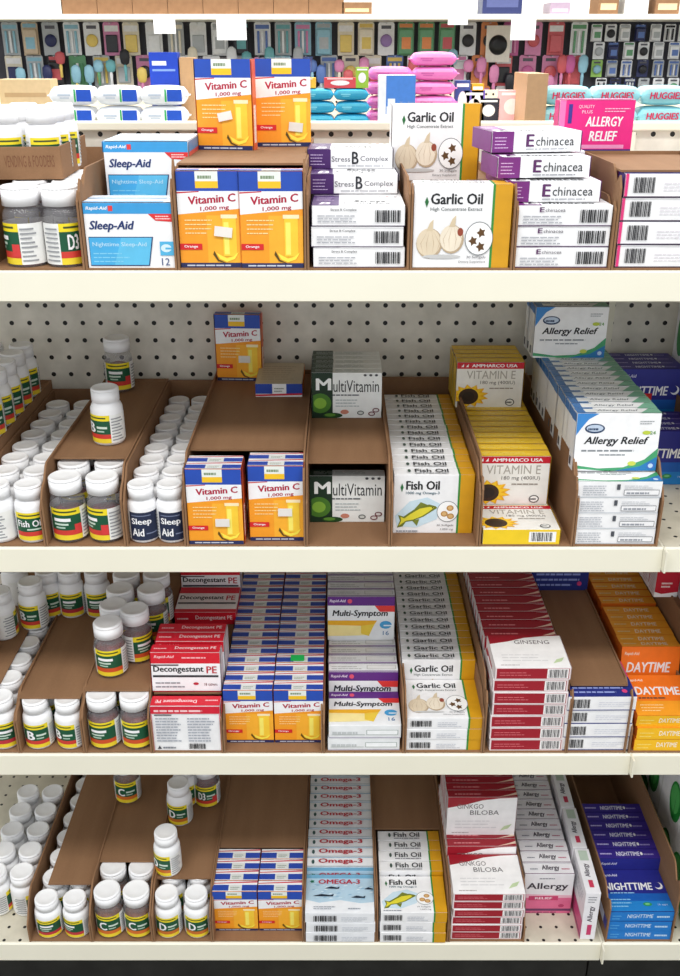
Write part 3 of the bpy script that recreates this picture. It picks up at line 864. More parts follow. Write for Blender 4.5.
CREAM = mat((236, 232, 214), rough=.38, vary=.02, scale=8)
DECK = pegmat('perforated_steel_deck', (214, 208, 190), .0254, .0026, ('X', 'Y'), (0, .2))
PEG = pegmat('pegboard_paint', (234, 229, 218), .0284, .0037, ('X', 'Z'), (.1, .35))
JOINT = .418                      # the bay joint right of centre
BACKY = 1.512
bays = ((-.806, JOINT - .0015, 'main bay'), (JOINT + .0015, 1.05, 'right hand bay'))
for bx0, bx1, bn in bays:
    for s in 'ABCD':
        root = empty('store_shelf', ((bx0 + bx1) / 2, D, SH[s])); hw = (bx1 - bx0) / 2
        setp(root, 'cream steel %s of the %s holding %s' % (NAMES[s], bn, {'A': 'the uppermost cartons', 'B': 'cartons before white pegboard', 'C': 'red and orange boxes', 'D': 'cartons near the floor'}[s]), 'shelf', 'shelves of the ' + bn)
        g = Geo(); g.box(-hw, hw, .003, .408, -.022, -.0004, DECK); g.build('deck', root)
        g = Geo()
        g.prism([(0.003, .0), (.0, -.002), (-.002, -.034), (0, -.0355), (.022, -.0355), (.022, -.032), (.0035, -.031), (.005, -.0004)], 'x', -hw, hw, CREAM)
        g.build('front_lip', root)
    g = Geo(); g.box(-(bx1 - bx0) / 2, (bx1 - bx0) / 2, 0, .005, 0, ZC - .108 - .14, PEG); o = g.build('pegboard_panel'); o.location = ((bx0 + bx1) / 2, BACKY, .14)
    setp(o, 'white pegboard back panel with rows of round holes in the %s' % bn, 'pegboard')
    g = Geo(); g.box(-(bx1 - bx0) / 2, (bx1 - bx0) / 2, 0, .03, 0, .012, CREAM, bev=.002); o = g.build('top_rail'); o.location = ((bx0 + bx1) / 2, BACKY - .012, ZC - .1075)
    setp(o, 'cream rail capping the pegboard of the %s' % bn, 'rail')
    g = Geo(); g.box(-(bx1 - bx0) / 2, (bx1 - bx0) / 2, 0, .01, 0, .114, mat((42, 42, 40), rough=.5, vary=.3, scale=20)); o = g.build('kick_plate'); o.location = ((bx0 + bx1) / 2, D + .05, 0)
    setp(o, 'dark kick plate under the bottom shelf of the %s' % bn, 'plate')
root = empty('shelf_upright', (JOINT, BACKY - .016, 0)); setp(root, 'cream slotted steel upright between the two shelf bays', 'post')
g = Geo(); g.box(-.014, .014, 0, .014, 0, ZC - .109, CREAM); g.build('post', root)
g = Geo()
for k in range(44):
    for dx in (0,): g.box(-.0035, .0035, -.0006, .0, .12 + k * .0275, .12 + k * .0275 + .016, mat((22, 20, 18), vary=0))
g.build('slots', root)
for s in 'BCD':
    g = Geo(); g.prism([(-.408, -.03), (-.408, -.0004), (0, -.0004), (0, -.06), (-.02, -.06)], 'x', -.0012, .0012, CREAM); o = g.build('shelf_bracket'); o.location = (JOINT, BACKY - .017, SH[s])
    setp(o, 'cream steel bracket at the bay joint under the %s' % NAMES[s], 'bracket')

# ------------------------------------------------------------------ lying cartons whose top edge faces the aisle
def lying(name, w, t, d, base, face, edge, side=None):
    def f():
        b = BoxArt(w, t, d, base)
        face(b, 'top'); edge(b, 'front')
        if side: b.rect('left', 0, 0, 1, 1, side); b.rect('right', 0, 0, 1, 1, side)
        return b.build(name)
    return f


def _sf(b, f):
    b.rect(f, 0, 0, .26, 1, (70, 34, 100)); b.text(f, 'B', .08, .08, .22, .40, (240, 235, 245), .03, .2); b.lines(f, .04, .5, .23, .9, 5, (200, 180, 220), 5, .25)
    b.text(f, 'Stress', .42, .42, .76, .62, (50, 54, 60), .03, .1); b.text(f, 'Complex', .29, .12, .84, .32, (50, 54, 60), .02, .1)
    for q in range(3): b.ell(f, .74 + q * .09, .86, .025, .03, [(70, 60, 60), (200, 60, 60), (60, 60, 80)][q])


def _se(b, f):
    b.rect(f, 0, 0, .27, 1, (70, 34, 100)); b.lines(f, .03, .2, .22, .85, 4, (200, 180, 220), 5, .25)
    b.text(f, 'Stress', .28, .36, .50, .64, (90, 92, 100), .0); b.text(f, 'B', .52, .24, .60, .88, (30, 32, 40), .02); b.text(f, 'Complex', .62, .32, .95, .66, (90, 92, 100), .0); b.lines(f, .35, .12, .9, .2, 1, GREY, 2, .6)


def _ef(b, f):
    b.rect(f, 0, 0, .24, 1, (120, 44, 124)); b.rect(f, .05, .0, .25, .3, (250, 250, 252)); b.rect(f, .02, .5, .2, .9, (150, 90, 160)); b.lines(f, .04, .55, .2, .85, 4, (225, 200, 230), 5, .3)
    b.text(f, 'E', .10, .06, .24, .28, (60, 20, 70), .03, .2); b.text(f, 'chinacea', .26, .06, .84, .25, (40, 44, 50), .02, .1)
    for q in range(3): b.ell(f, .72 + q * .09, .62, .022, .035, [(60, 90, 60), (110, 60, 110), (60, 60, 80)][q])


def _ee(b, f):
    b.rect(f, 0, 0, .24, 1, (120, 44, 124)); b.lines(f, .03, .2, .2, .85, 4, (215, 185, 220), 5, .25)
    b.text(f, 'E', .38, .26, .47, .86, (90, 40, 96), .03); b.text(f, 'chinacea', .49, .30, .92, .74, (40, 44, 50), .0); b.lines(f, .38, .12, .85, .2, 1, GREY, 2, .6)


def _df(b, f):
    b.rect(f, 0, 0, 1, 1, (238, 232, 232)); b.rect(f, 0, .0, 1, .12, (214, 30, 48)); b.rect(f, 0, .75, 1, 1, (214, 30, 48)); b.text(f, 'Decongestant', .03, .46, .76, .66, (30, 30, 34), .03); b.text(f, 'PE', .80, .47, .95, .65, (190, 40, 56), .02); b.rect(f, .02, .32, .97, .38, (60, 60, 66))


def _de(b, f):
    b.rect(f, 0, 0, 1, 1, (218, 28, 48)); b.text(f, 'Decongestant PE', .34, .3, .94, .74, (252, 225, 228), .02); b.lines(f, .04, .4, .28, .65, 1, (245, 190, 195), 4, .5)


def _vf(b, f):
    b.rect(f, 0, 0, 1, 1, (196, 180, 150)); b.lines(f, .1, .2, .9, .9, 7, (170, 150, 120), 5, .3)


def _ve(b, f):
    b.rect(f, 0, .25, .36, 1, (44, 74, 170)); b.rect(f, .66, .25, 1, 1, (44, 74, 170)); b.lines(f, .40, .4, .62, .8, 2, (150, 160, 150), 3); b.poly(f, [(0, .06), (1, .16), (1, .3), (0, .2)], (208, 50, 64))


stress_ly = lying('vitamin_b_box', .104, .0225, .080, WHITE, _sf, _se, (66, 32, 96))
echin_ly = lying('echinacea_box', .106, .0225, .082, WHITE, _ef, _ee, (130, 52, 134))
decong_ly = lying('decongestant_box', .098, .022, .078, WHITE, _df, _de, (206, 30, 46))
vitc_ly = lying('vitamin_box', .070, .0205, .105, WHITE, _vf, _ve, (238, 138, 40))

YF = D + .007


def yz(v, z, u=340): return on_z(u, v, z).y
def mid(s, u0, u1): return (X(s, u0) + X(s, u1)) / 2


def flats(kind, n, s, x, y, t, desc, where, group, z0=0.0, jit=.0012, hh=None, step=None):
    r = random.Random(int(x * 1000) + n)
    for k in range(n):
        pos = 'lowest' if k == 0 else ('topmost' if k == n - 1 else ORD[k] + ' up')
        place(kind, x + r.uniform(-jit, jit), y + r.uniform(0, .0015), SH[s] + z0 + k * ((step or t) + .0006), '%s lying flat, %s in %s' % (desc, pos, where), 'medicine box', group, tilt=90, t=t, rz=r.uniform(-.4, .4))


def row(kind, n, s, x, y, step, desc, where, group, z0=0.0, dx=0.0, start=0, jit=.0006, lean=0, t=0.0):
    r = random.Random(int(x * 999) + n * 7); out = []
    for k in range(n):
        out.append(place(kind, x + dx * k + r.uniform(-jit, jit), y + k * step, SH[s] + z0, '%s, %s from the front %s' % (desc, ORD[k + start], where), 'medicine box', group, tilt=lean, t=t))
    return out


def brow(style, n, s, x, y, step, r, h, desc, where, group, z0=0.0, turn=0.0, start=0, seed=1):
    rnd = random.Random(int(abs(x) * 777) + n)
    for k in range(n):
        bottle(style, r, h, x + rnd.uniform(-.0006, .0006), y + r + k * step, SH[s] + z0, '%s, %s from the front %s' % (desc, ORD[k + start], where), group, turn=turn, rz=0)


def sticker(o, name, x0, x1, z0, z1, col, y=-.0022, rz=0.0, top=False, th=.0004):
    g = Geo()
    if top: g.box(x0, x1, z0, z1, y, y + th, mat(col))
    else: g.box(x0, x1, y - th, y, z0, z1, mat(col))
    c = g.build(name, o); c.rotation_euler = (0, rz, 0); return c


# ================================================================== TOP SHELF (A)
zA = SH['A']
tray('A', -12, 86, .100, label='kraft cardboard tray of clear gummy bottles at left of top shelf', notch=.75)
for k in range(4):
    bottle('gummy', .0222, .091, X('A', 23), YF + .0225 + k * .045, zA, 'clear bottle of red gummies, left file of top shelf, %s from the front' % ORD[k], 'clear gummy bottles on the top shelf', turn=-.95)
    bottle('d3', .0222, .091, X('A', 63), YF + .0225 + k * .045, zA, 'clear D3 gummy bottle, right file of top shelf tray, %s from the front' % ORD[k], 'clear gummy bottles on the top shelf', turn=.95)
# upper tray with perforated lettering
ty = yz(180, zA + .0915, 40)
x0, x1 = on_z(-30, 180, zA + .0915).x, on_z(71, 176, zA + .0915).x
root = empty('cardboard_tray', ((x0 + x1) / 2, ty, zA + .0918), math.radians(4)); setp(root, 'kraft tray with perforated lettering stacked on the clear gummy bottles', 'carton')
hw = (x1 - x0) / 2
g = BoxArt(2 * hw, .036, .0024, (176, 134, 96)); g.mats = [KRAFT]
g.text('front', 'VENDING & FOODERS', .40, .38, .93, .74, (112, 70, 44), -.006); g.build('front_panel', root)
g = Geo(); g.box(-hw, hw, .0026, .17, 0, .0022, KRAFT); g.build('base_panel', root)
for sx in (-1, 1):
    g = Geo(); a, b = sorted((sx * hw, sx * (hw - .0024))); g.box(a, b, .0026, .17, .0022, .036, KRAFT); g.build('side_panel', root)
for j, dx in enumerate((-.014, .030)):
    for k in range(3):
        bottle('white', .0195, .075, (x0 + x1) / 2 + dx - .001, ty + .028 + k * .042, zA + .0945, 'white bottle with green label in upper tray, %s column, %s from front' % (('left', 'right')[j], ORD[k]), 'white bottles in the upper tray of the top shelf', turn=.4)

tray('A', 86, 178, .108, label='kraft tray around the blue and white sleep aid boxes', notch=.8)
row(sleepaid, 2, 'A', mid('A', 88, 177), YF, .0275, 'blue and white sleep aid box', 'in lower row of top shelf', 'sleep aid boxes on the top shelf')
sx = on_y(145, 190, 1.225).x
flats(sleepaid, 2, 'A', mid('A', 88, 177), YF + .060, .026, 'blue and white sleep aid box', 'the pile under the upper row', 'sleep aid boxes on the top shelf', z0=.0024)
row(sleepaid, 4, 'A', sx + .008, 1.205, .0268, 'blue and white sleep aid box', 'in upper row of top shelf', 'sleep aid boxes on the top shelf', z0=.0562)

tray('A', 178, 307, .112, board=.030, bz=.1135, label='kraft carton with closed top behind two orange vitamin C boxes', notch=.95)
place(vitc, X('A', 212), YF + .002, zA + .0024, 'orange vitamin C box with price sticker, front left of top shelf pair', 'vitamin box', 'vitamin C boxes on the top shelf')
place(vitc, X('A', 273), YF, zA + .0024, 'orange vitamin C box, front right of top shelf pair beside purple boxes', 'vitamin box', 'vitamin C boxes on the top shelf')
tz = zA + .1136
p = on_z(226, 150, tz); q = on_z(281, 147, tz)
a_ = place(vitc, p.x, p.y, tz, 'orange vitamin C box standing on carton top, left of two', 'vitamin box', 'vitamin C boxes standing on the carton', rz=-8)
b_ = place(vitc, q.x + .004, q.y + .006, tz, 'orange vitamin C box standing on carton top, right of two', 'vitamin box', 'vitamin C boxes standing on the carton', rz=2)
vits = [o for o in C.objects if o.name.startswith('vitamin_box')]
sticker(vits[0], 'price_sticker', .000, .020, .036, .047, (236, 230, 224), rz=.12)
sticker(a_, 'price_sticker', .0, .018, .034, .044, (236, 230, 224), rz=-.2)
sticker(b_, 'price_sticker', .004, .022, .020, .031, (226, 224, 216), rz=.1)

tray('A', 307, 409, .098, label='kraft tray around the purple and white vitamin B stack', notch=.85)
xs = mid('A', 310, 406)
flats(stressb, 3, 'A', xs, YF, .0225, 'white vitamin B box with barcode end', 'the top shelf stack', 'vitamin B boxes on the top shelf', z0=.0024)
yy = yz(196, zA + .0695)
place(stress_ly, xs - .004, yy, zA + .0722, 'purple ended vitamin B box lying on the barcode stack', 'medicine box', 'vitamin B boxes on the top shelf', rz=.5)
yy2 = yy + .052
place(stress_ly, xs - .008, yy2, zA + .0953, 'purple ended vitamin B box, uppermost and set back', 'medicine box', 'vitamin B boxes on the top shelf', rz=-1.0)
flats(stressb, 3, 'A', xs, YF + .084, .0225, 'white vitamin B box', 'the rear stack', 'vitamin B boxes on the top shelf', z0=.0024)

tray('A', 409, 512, .086, board=.046, bz=.0765, label='kraft carton around the white and gold garlic oil boxes', notch=.98)
row(garlic, 2, 'A', mid('A', 411, 508), YF, .0195, 'white garlic oil box with gold edge', 'on the top shelf', 'garlic oil boxes on the top shelf', z0=.0024)
gz = zA + .0768
p = on_z(434, 176, gz)
place(garlic, on_y(434, 176, 1.285).x, 1.285, gz, 'white garlic oil box with gold edge standing on carton top', 'medicine box', 'garlic oil boxes on the top shelf', rz=2)

tray('A', 512, 610, .078, label='kraft tray around the purple and white echinacea stack', notch=.85)
xe = mid('A', 514, 608)
flats(echin, 3, 'A', xe, YF, .0225, 'white echinacea box with barcode end', 'the top shelf stack', 'echinacea boxes on the top shelf', z0=.0024)
place(echin_ly, xe - .012, YF + .020, zA + .0722, 'purple ended echinacea box lying on the barcode stack', 'medicine box', 'echinacea boxes on the top shelf', rz=1.5)
place(echin_ly, xe - .022, YF + .034, zA + .0968, 'purple ended echinacea box, fifth up in the leaning stack', 'medicine box', 'echinacea boxes on the top shelf', rz=5)
place(echin_ly, xe - .026, YF + .068, zA + .1214, 'purple ended echinacea box, uppermost of the leaning stack', 'medicine box', 'echinacea boxes on the top shelf', rz=8)
flats(echin, 5, 'A', xe - .008, YF + .126, .0225, 'echinacea box behind the leaning stack', 'the rear pile', 'echinacea boxes on the top shelf', z0=.0024)

tray('A', 610, 720, .112, board=.012, bz=.108, depth=.190, label='kraft tray around pink and white allergy boxes at right', notch=.8)
xp = X('A', 613) + .050
flats(allergy_pink, 4, 'A', xp, YF, .0252, 'pink ended white allergy box', 'the top shelf stack at right', 'pink allergy boxes on the top shelf', z0=.0024)
flats(allergy_pink, 3, 'A', xp, YF + .094, .0252, 'pink ended allergy box', 'the middle pile', 'pink allergy boxes on the top shelf', z0=.0024)
flats(allergy_pink, 3, 'A', xp, YF + .200, .0252, 'pink ended allergy box', 'the rear pile', 'pink allergy boxes on the top shelf', z0=.0024)
place(allergy_pink, .327, 1.315, zA + .0788, 'upright pink and navy allergy relief box standing on the flat boxes', 'medicine box', 'pink allergy boxes on the top shelf', rz=1)

# ================================================================== SECOND SHELF (B)
zB = SH['B']
tray('B', -125, -19, .100, board=.02, label='kraft carton under the tiered white bottles at far left', notch=.7)
for j, dx in enumerate((-.0215, -.0665)):
    for k in range(6):
        bottle('white', .0205, .082, X('B', -19) + dx, 1.215 + k * .0425, zB + .0953, 'white bottle standing on carton at far left, %s file, %s from front' % (('right', 'left')[j], ORD[k]), 'white bottles standing on the left carton', turn=.55)
tray('B', -19, 47, .085, label='kraft tray of white fish oil bottles on second shelf', notch=.6)
brow('fishb', 8, 'B', X('B', 31), YF, .0435, .0208, .078, 'white fish oil bottle in right file', 'of second shelf tray', 'white fish oil bottles on the second shelf', z0=.0024, turn=.1)
brow('fishb', 8, 'B', X('B', -2), YF, .0435, .0208, .078, 'white fish oil bottle in left file', 'of second shelf tray', 'white fish oil bottles on the second shelf', z0=.0024, turn=-1.2)
tray('B', 47, 127, .102, board=yz(458, zB + .098) - D, label='kraft carton with closed top behind six clear gummy bottles', notch=.65)
for j, u in enumerate((68, 105)):
    brow('gummy', 3, 'B', X('B', u), YF, .0465, .0222, .088, 'clear gummy bottle with green label, %s file' % ('left', 'right')[j], 'under second shelf carton', 'clear gummy bottles on the second shelf', z0=.0024, turn=(.0, -.6)[j])
p = on_z(110, 441, zB + .097)
bottle('white', .0215, .078, p.x, p.y, zB + .0975, 'single white bottle standing on the carton top before the pegboard', turn=-.6)
p = on_z(121, 389, zB + .097)
bottle('gummy', .0215, .084, p.x, min(p.y, 1.455), zB + .0975, 'clear gummy bottle standing behind the lone white bottle', turn=.1)
tray('B', 127, 187, .100, label='kraft tray of white sleep aid bottles with navy labels', notch=.6)
for j, u in enumerate((142.5, 171)):
    brow('navy', 9, 'B', X('B', u), YF, .0405, .0192, .079, 'white sleep aid bottle with navy label, %s file' % ('left', 'right')[j], 'of second shelf', 'sleep aid bottles with navy labels', z0=.0024, turn=.15)

tray('B', 187, 306, .117, board=.062, bz=.1105, label='kraft carton with closed top behind vitamin C boxes, second shelf', notch=.8)
for k in range(2):
    o = place(vitc, X('B', 217), YF + k * .0215, zB + .0024, 'orange vitamin C box left of pair on second shelf, %s from front' % ORD[k], 'vitamin box', 'vitamin C boxes on the second shelf')
    if k == 0: sticker(o, 'price_sticker', .0, .018, .026, .037, (230, 226, 220))
    o = place(vitc, X('B', 277), YF + .010 + k * .0215, zB + .0024, 'orange vitamin C box right of pair on second shelf, %s from front' % ORD[k], 'vitamin box', 'vitamin C boxes on the second shelf')
    if k == 0: sticker(o, 'price_sticker', .002, .020, .036, .047, (230, 226, 220))
bz = zB + .1107
o = place(vitc, on_y(240, 380, 1.455).x, 1.452, bz, 'orange vitamin C box standing on the carton against the pegboard', 'vitamin box', None, rz=-3)
sticker(o, 'price_sticker', .0, .018, .030, .041, (226, 222, 214))
p = on_z(279, 397, bz)
place(vitc_ly, p.x, min(p.y, 1.39), bz, 'vitamin C box lying flat on the carton with blue edge forward', 'vitamin box', None)

tray('B', 306, 390, .112, board=.044, bz=.100, label='kraft carton holding dark green multivitamin boxes', notch=.55)
place(multivit, mid('B', 308, 387), yz(522, zB + .0024), zB + .0024, 'green and white multivitamin box alone at front of carton', 'vitamin box', 'multivitamin boxes')
y0 = yz(418, zB + .1003)
row(multivit, 5, 'B', mid('B', 308, 387), y0, .0215, 'green and white multivitamin box', 'in row on carton top', 'multivitamin boxes', z0=.1003)

tray('B', 390, 478, .105, label='kraft tray holding the long row of fish oil boxes', notch=.7)
row(fish, 14, 'B', mid('B', 391, 477), yz(533, zB + .0024), .0228, 'white fish oil box with gold edge', 'in the second shelf row', 'fish oil boxes on the second shelf', z0=.0024)

tray('B', 478, 572, .112, label='kraft tray holding the yellow vitamin E boxes', notch=.72)
xv = mid('B', 481, 560)
flats(vite, 2, 'B', xv, YF, .0125, 'yellow and white sunflower vitamin E box', 'front pair', 'sunflower vitamin E boxes', z0=.0024) if False else None
place(vite, xv, YF, zB + .0024, 'yellow vitamin E box lying flat at the very front', 'vitamin box', 'sunflower vitamin E boxes', tilt=90, t=.021)
for q in range(4): place(vite, xv - .002, YF + .0725 + .0712 * q, zB + .0024, 'yellow vitamin E box lying beneath the upright row, %s from the front' % ORD[q], 'vitamin box', 'sunflower vitamin E boxes', tilt=90, t=.021)
row(vite, 12, 'B', xv - .004, YF + .0735, .0222, 'sunflower vitamin E box upright', 'in the yellow row', 'sunflower vitamin E boxes', z0=.0242)
place(vite, xv - .011, 1.372, zB + .0947, 'sunflower vitamin E box standing on the yellow row, front one', 'vitamin box', 'sunflower vitamin E boxes')
row(vite, 3, 'B', xv - .011, 1.3945, .0222, 'sunflower vitamin E box stacked on the yellow row', 'of four', 'sunflower vitamin E boxes', z0=.0947, start=1)

tray('B', 572, 657, .108, board=.085, bz=.0865, label='kraft tray holding the long row of white allergy boxes', notch=.6)
xa = mid('B', 574, 654)
flats(allergy_green, 4, 'B', xa - .002, YF, .0215, 'white allergy relief box', 'the front stack', 'white and green allergy boxes', z0=0.0024)
place(allergy_green, xa - .003, YF + .030, zB + .0912, 'white and green allergy relief box upright on the front stack', 'medicine box', 'white and green allergy boxes', tilt=4, t=.0215)
row(allergy_green, 12, 'B', xa - .003, YF + .0565, .0226, 'white and green allergy relief box', 'of the upright row', 'white and green allergy boxes', z0=.0912, start=1)
ya = 1.385
place(allergy_green, xa - .016, ya, zB + .1682, 'white and green allergy relief box standing on top of the row', 'medicine box', 'white and green allergy boxes')
row(allergy_green, 2, 'B', xa - .016, ya + .0226, .0226, 'white and green allergy relief box on top tier', 'behind its leader', 'white and green allergy boxes', z0=.1682, start=1)

row(night, 4, 'B', .468, 1.300, .0205, 'purple and blue nighttime box', 'in lower row right of allergy boxes', 'nighttime boxes on the second shelf')
flats(night, 3, 'B', .470, 1.392, .0195, 'nighttime box under the upper tier', 'the rear pile', 'nighttime boxes on the second shelf', z0=.0002)
nr = row(night, 4, 'B', .470, 1.402, .0205, 'purple and blue nighttime box', 'of the upper tier before the pegboard', 'nighttime boxes on the second shelf', z0=.0612)
sticker(nr[0], 'red_sticker', -.018, .006, .034, .046, (214, 34, 34))


def tea_short():
    b = BoxArt(.10, .135, .06, WHITE)
    for cu, cv in ((.16, .66), (.46, .62), (.78, .66)):
        b.ell('front', cu, cv, .12, .30, (24, 120, 50)); b.ell('front', cu - .01, cv + .02, .09, .24, (70, 172, 84)); b.ell('left', .5, cv, .3, .25, (40, 140, 70))
    return b.build('tea_box')


place(tea_short, .576, 1.42, zB + .1012, 'white box with large green leaves at right edge of second shelf', 'tea box')
place(tea_short, .576, 1.355, zB + .1012, 'nearer white leaf box cut by the right photo edge', 'tea box')
tray('B', 737, 825, .105, ys=.10, board=.05, bz=.1005, depth=.29, label='kraft carton under the leaf boxes at the right edge', notch=.8)

# ================================================================== THIRD SHELF (C)
zC = SH['C']
t_ = tray('C', -60, 21, .083, label='kraft carton at far left of third shelf with white bottles on top', notch=.65)
g = Geo(); g.box(-.056, .026, .050, .38, .0835, .0855, KRAFT); g.build('top_panel', t_)
brow('iron', 8, 'C', X('C', 3), YF, .0455, .0212, .081, 'white green labelled bottle, right file', 'of far left tray', 'white bottles in the far left third shelf tray', z0=.0024, turn=.5)
brow('iron', 2, 'C', X('C', -32), YF, .0455, .0212, .081, 'white green labelled bottle, left file', 'of far left tray', 'white bottles in the far left third shelf tray', z0=.0024)
for u, v, tn in ((-12, 652, 2.2), (9, 634, 2.2), (40, 622, -.3), (22, 600, 2.2)):
    p = on_z(u, v, zC + .086)
    if u == 40: p = on_z(36, 624, zC + .086)
    if u == 22: p.y += .0
    bottle('white', .0212, .080, p.x - (.006 if u != 40 else 0), min(p.y, 1.46), zC + .0858, 'white bottle standing on the far left carton, %s' % {-12: 'nearest the left photo edge', 9: 'turned label away near the shelf front', 40: 'with green label showing, rightmost', 22: 'furthest back'}[u], 'white bottles standing on the far left carton', turn=tn)
tray('C', 21, 86, .088, board=yz(697, zC + .084) - D - .004, label='brown carton with closed top behind white B vitamin bottles', notch=.65)
for j, u in enumerate((38, 70)):
    brow('white', 2, 'C', X('C', u), YF, .0425, .0205, .078, 'white B vitamin bottle, %s file' % ('left', 'right')[j], 'of third shelf carton', 'white B vitamin bottles on the third shelf', z0=.0024, turn=(.0, -.4)[j])
for k, (u, v) in enumerate(((74, 612), (100, 612), (52, 612))):
    p = on_z(u, v, zC + .084)
    bottle('iron' if k < 2 else 'white', .0205, .080, p.x, p.y, zC + .0835, 'white bottle on brown carton before pegboard, %s of three' % ('middle', 'rightmost', 'leftmost')[k], 'white bottles at the back of the third shelf', turn=.2)
tray('C', 86, 153, .094, board=yz(691, zC + .090) - D - .004, bz=.0915, label='brown carton with closed top behind clear tablet bottles', notch=.65)
for j, u in enumerate((103, 136)):
    brow('tablets', 2, 'C', X('C', u), YF, .0465, .0225, .0855, 'clear bottle of dark tablets, %s file' % ('left', 'right')[j], 'of third shelf carton', 'clear tablet bottles on the third shelf', z0=.0024)
px = [(113, 670), (139, 656)]
for k, (u, v) in enumerate(px):
    p = on_z(u, v, zC + .092)
    bottle('tablets', .0222, .0845, p.x, p.y, zC + .0918, 'clear tablet bottle standing on carton, %s' % ('nearest the shelf front', 'just behind to the right')[k], 'clear tablet bottles standing on the carton', turn=(0, .9)[k])
for k in range(3):
    for j, dx in enumerate((0, .047)):
        if (k, j) == (0, 1): continue
        p = on_z(113, 670, zC + .092)
        bottle('tablets', .0222, .0845, p.x + dx - .002, p.y + .048 + .0465 * k, zC + .0918, 'clear tablet bottle on carton, %s file, %s behind the leading one' % (('left', 'right')[j], ORD[k]), 'clear tablet bottles standing on the carton')

tray('C', 153, 224, .070, board=.032, bz=.0815, label='brown carton under the red decongestant boxes', notch=.8)
xd = mid('C', 154, 223)
place(decong, xd, YF + .022, zC + .0024, 'decongestant box turned to show its printed drug facts', 'medicine box', 'red and white decongestant boxes', rz=180)
y0 = yz(692, zC + .082)
place(decong_short, xd - .001, y0, zC + .0818, 'red and white decongestant box upright above the drug facts', 'medicine box', 'red and white decongestant boxes', tilt=5, t=.022)
for k in range(2):
    place(decong_short, xd + .001, y0 + .036 + .024 * k, zC + .0818, 'decongestant box right behind the upright one, %s of two' % ('nearer', 'further')[k], 'medicine box', 'red and white decongestant boxes')
yr = yz(624, zC + .0818)
place(decong_ly, xd + .003, yr, zC + .0818, 'decongestant box lying flat at the back, red edge forward', 'medicine box', 'red and white decongestant boxes')
place(decong_short, xd + .003, yr + .0795, zC + .0818, 'decongestant box upright at the very back of its carton', 'medicine box', 'red and white decongestant boxes')

tray('C', 224, 323, .085, label='brown tray holding two long files of vitamin C boxes', notch=.5, board=None)
y0 = yz(742, zC + .0024)
for j, u in enumerate((249, 299)):
    ob = row(vitc_mid, 15, 'C', X('C', u + (0 if j == 0 else 0)), y0, .0226, 'orange and blue vitamin C box in %s file' % ('left', 'right')[j], 'on third shelf', 'vitamin C boxes on the third shelf', z0=.0024)
    if j == 1: sticker(ob[3], 'green_sticker', -.014, .006, .001, .016, (30, 190, 90), y=.0938, top=True)

tray('C', 323, 404, .085, label='brown tray holding purple banded multi symptom boxes', notch=.6)
xm = mid('C', 325, 403)
flats(multisym, 2, 'C', xm, YF, .0215, 'white multi symptom box with purple band', 'the third shelf stack', 'multi symptom boxes', z0=.0024)
row(multisym, 12, 'C', xm, YF + .0815, .0222, 'white multi symptom box', 'in the lower upright row', 'multi symptom boxes', z0=.0024)
y1 = yz(640, zC + .0812)
row(multisym, 7, 'C', xm - .002, y1, .0222, 'multi symptom box of the upper tier', 'under the shelf above', 'multi symptom boxes', z0=.0812)

tray('C', 404, 482, .088, label='brown tray holding the long row of garlic oil boxes', notch=.7)
xg = mid('C', 405, 481)
flats(garlic, 3, 'C', xg, YF, .0185, 'white garlic oil box with gold edge', 'the third shelf stack', 'garlic oil boxes on the third shelf', z0=.0024)
row(garlic, 14, 'C', xg - .001, YF + .0935, .0200, 'white garlic oil box with gold edge', 'in the third shelf row', 'garlic oil boxes on the third shelf', z0=.0024)

tray('C', 482, 566, .118, board=.09, bz=.060, label='brown tray holding the long row of red ginseng boxes', notch=.75)
xg = mid('C', 484, 565)
flats(ginseng, 7, 'C', xg, YF, .0198, 'red edged ginseng box', 'the third shelf stack', 'ginseng boxes', z0=.0024)
row(ginseng, 12, 'C', xg - .002, YF + .0835, .0236, 'red topped white ginseng box', 'of the upright row', 'ginseng boxes', z0=.0602, dx=-.0003)

xn = X('C', 561) + .0485
tray('C', 565, 625, .104, board=.024, bz=.1015, label='brown carton with closed top behind the navy banded allergy boxes', notch=.9)
flats(allergy_navy, 4, 'C', xn, YF, .023, 'white allergy box with navy top', 'the third shelf stack', 'navy allergy boxes', z0=.0024)
p = on_z(552, 590, zC + .102)
place(allergy_navy, xn - .004, min(p.y, 1.42), zC + .1018, 'pink and navy allergy box standing at the back of the brown carton', 'medicine box', 'navy allergy boxes')

xq = JOINT + .002 + .046
tray('C', 627, 693, .07, label='brown tray holding orange and yellow daytime boxes', notch=.6)
flats(day, 2, 'C', xq, YF, .0195, 'yellow edged orange daytime box', 'the front stack', 'orange daytime boxes', z0=.0024)
place(day, xq - .001, YF + .003, zC + .0427, 'orange daytime box lying tilted on the yellow edged stack', 'medicine box', 'orange daytime boxes', tilt=84, t=.0195)
for q in range(3): place(day, xq, YF + .092 + .0855 * q, zC + .0024, 'orange daytime box lying under the upright row, %s from the front' % ORD[q], 'medicine box', 'orange daytime boxes', tilt=90, t=.0195)
place(day, xq - .001, YF + .094, zC + .0228, 'orange daytime box standing behind the tilted one', 'medicine box', 'orange daytime boxes', tilt=8, t=.0195)
row(day, 5, 'C', xq - .001, YF + .120, .0205, 'orange daytime box with yellow top', 'in the upright row', 'orange daytime boxes', z0=.0228)
row(day, 6, 'C', xq - .001, YF + .232, .0225, 'orange daytime box', 'in the rear upright row', 'orange daytime boxes', z0=.0228, start=5)
g = None
tray('C', 696, 790, .15, board=.02, bz=.147, label='tall brown carton at the right edge of the third shelf', notch=.9, depth=.38)


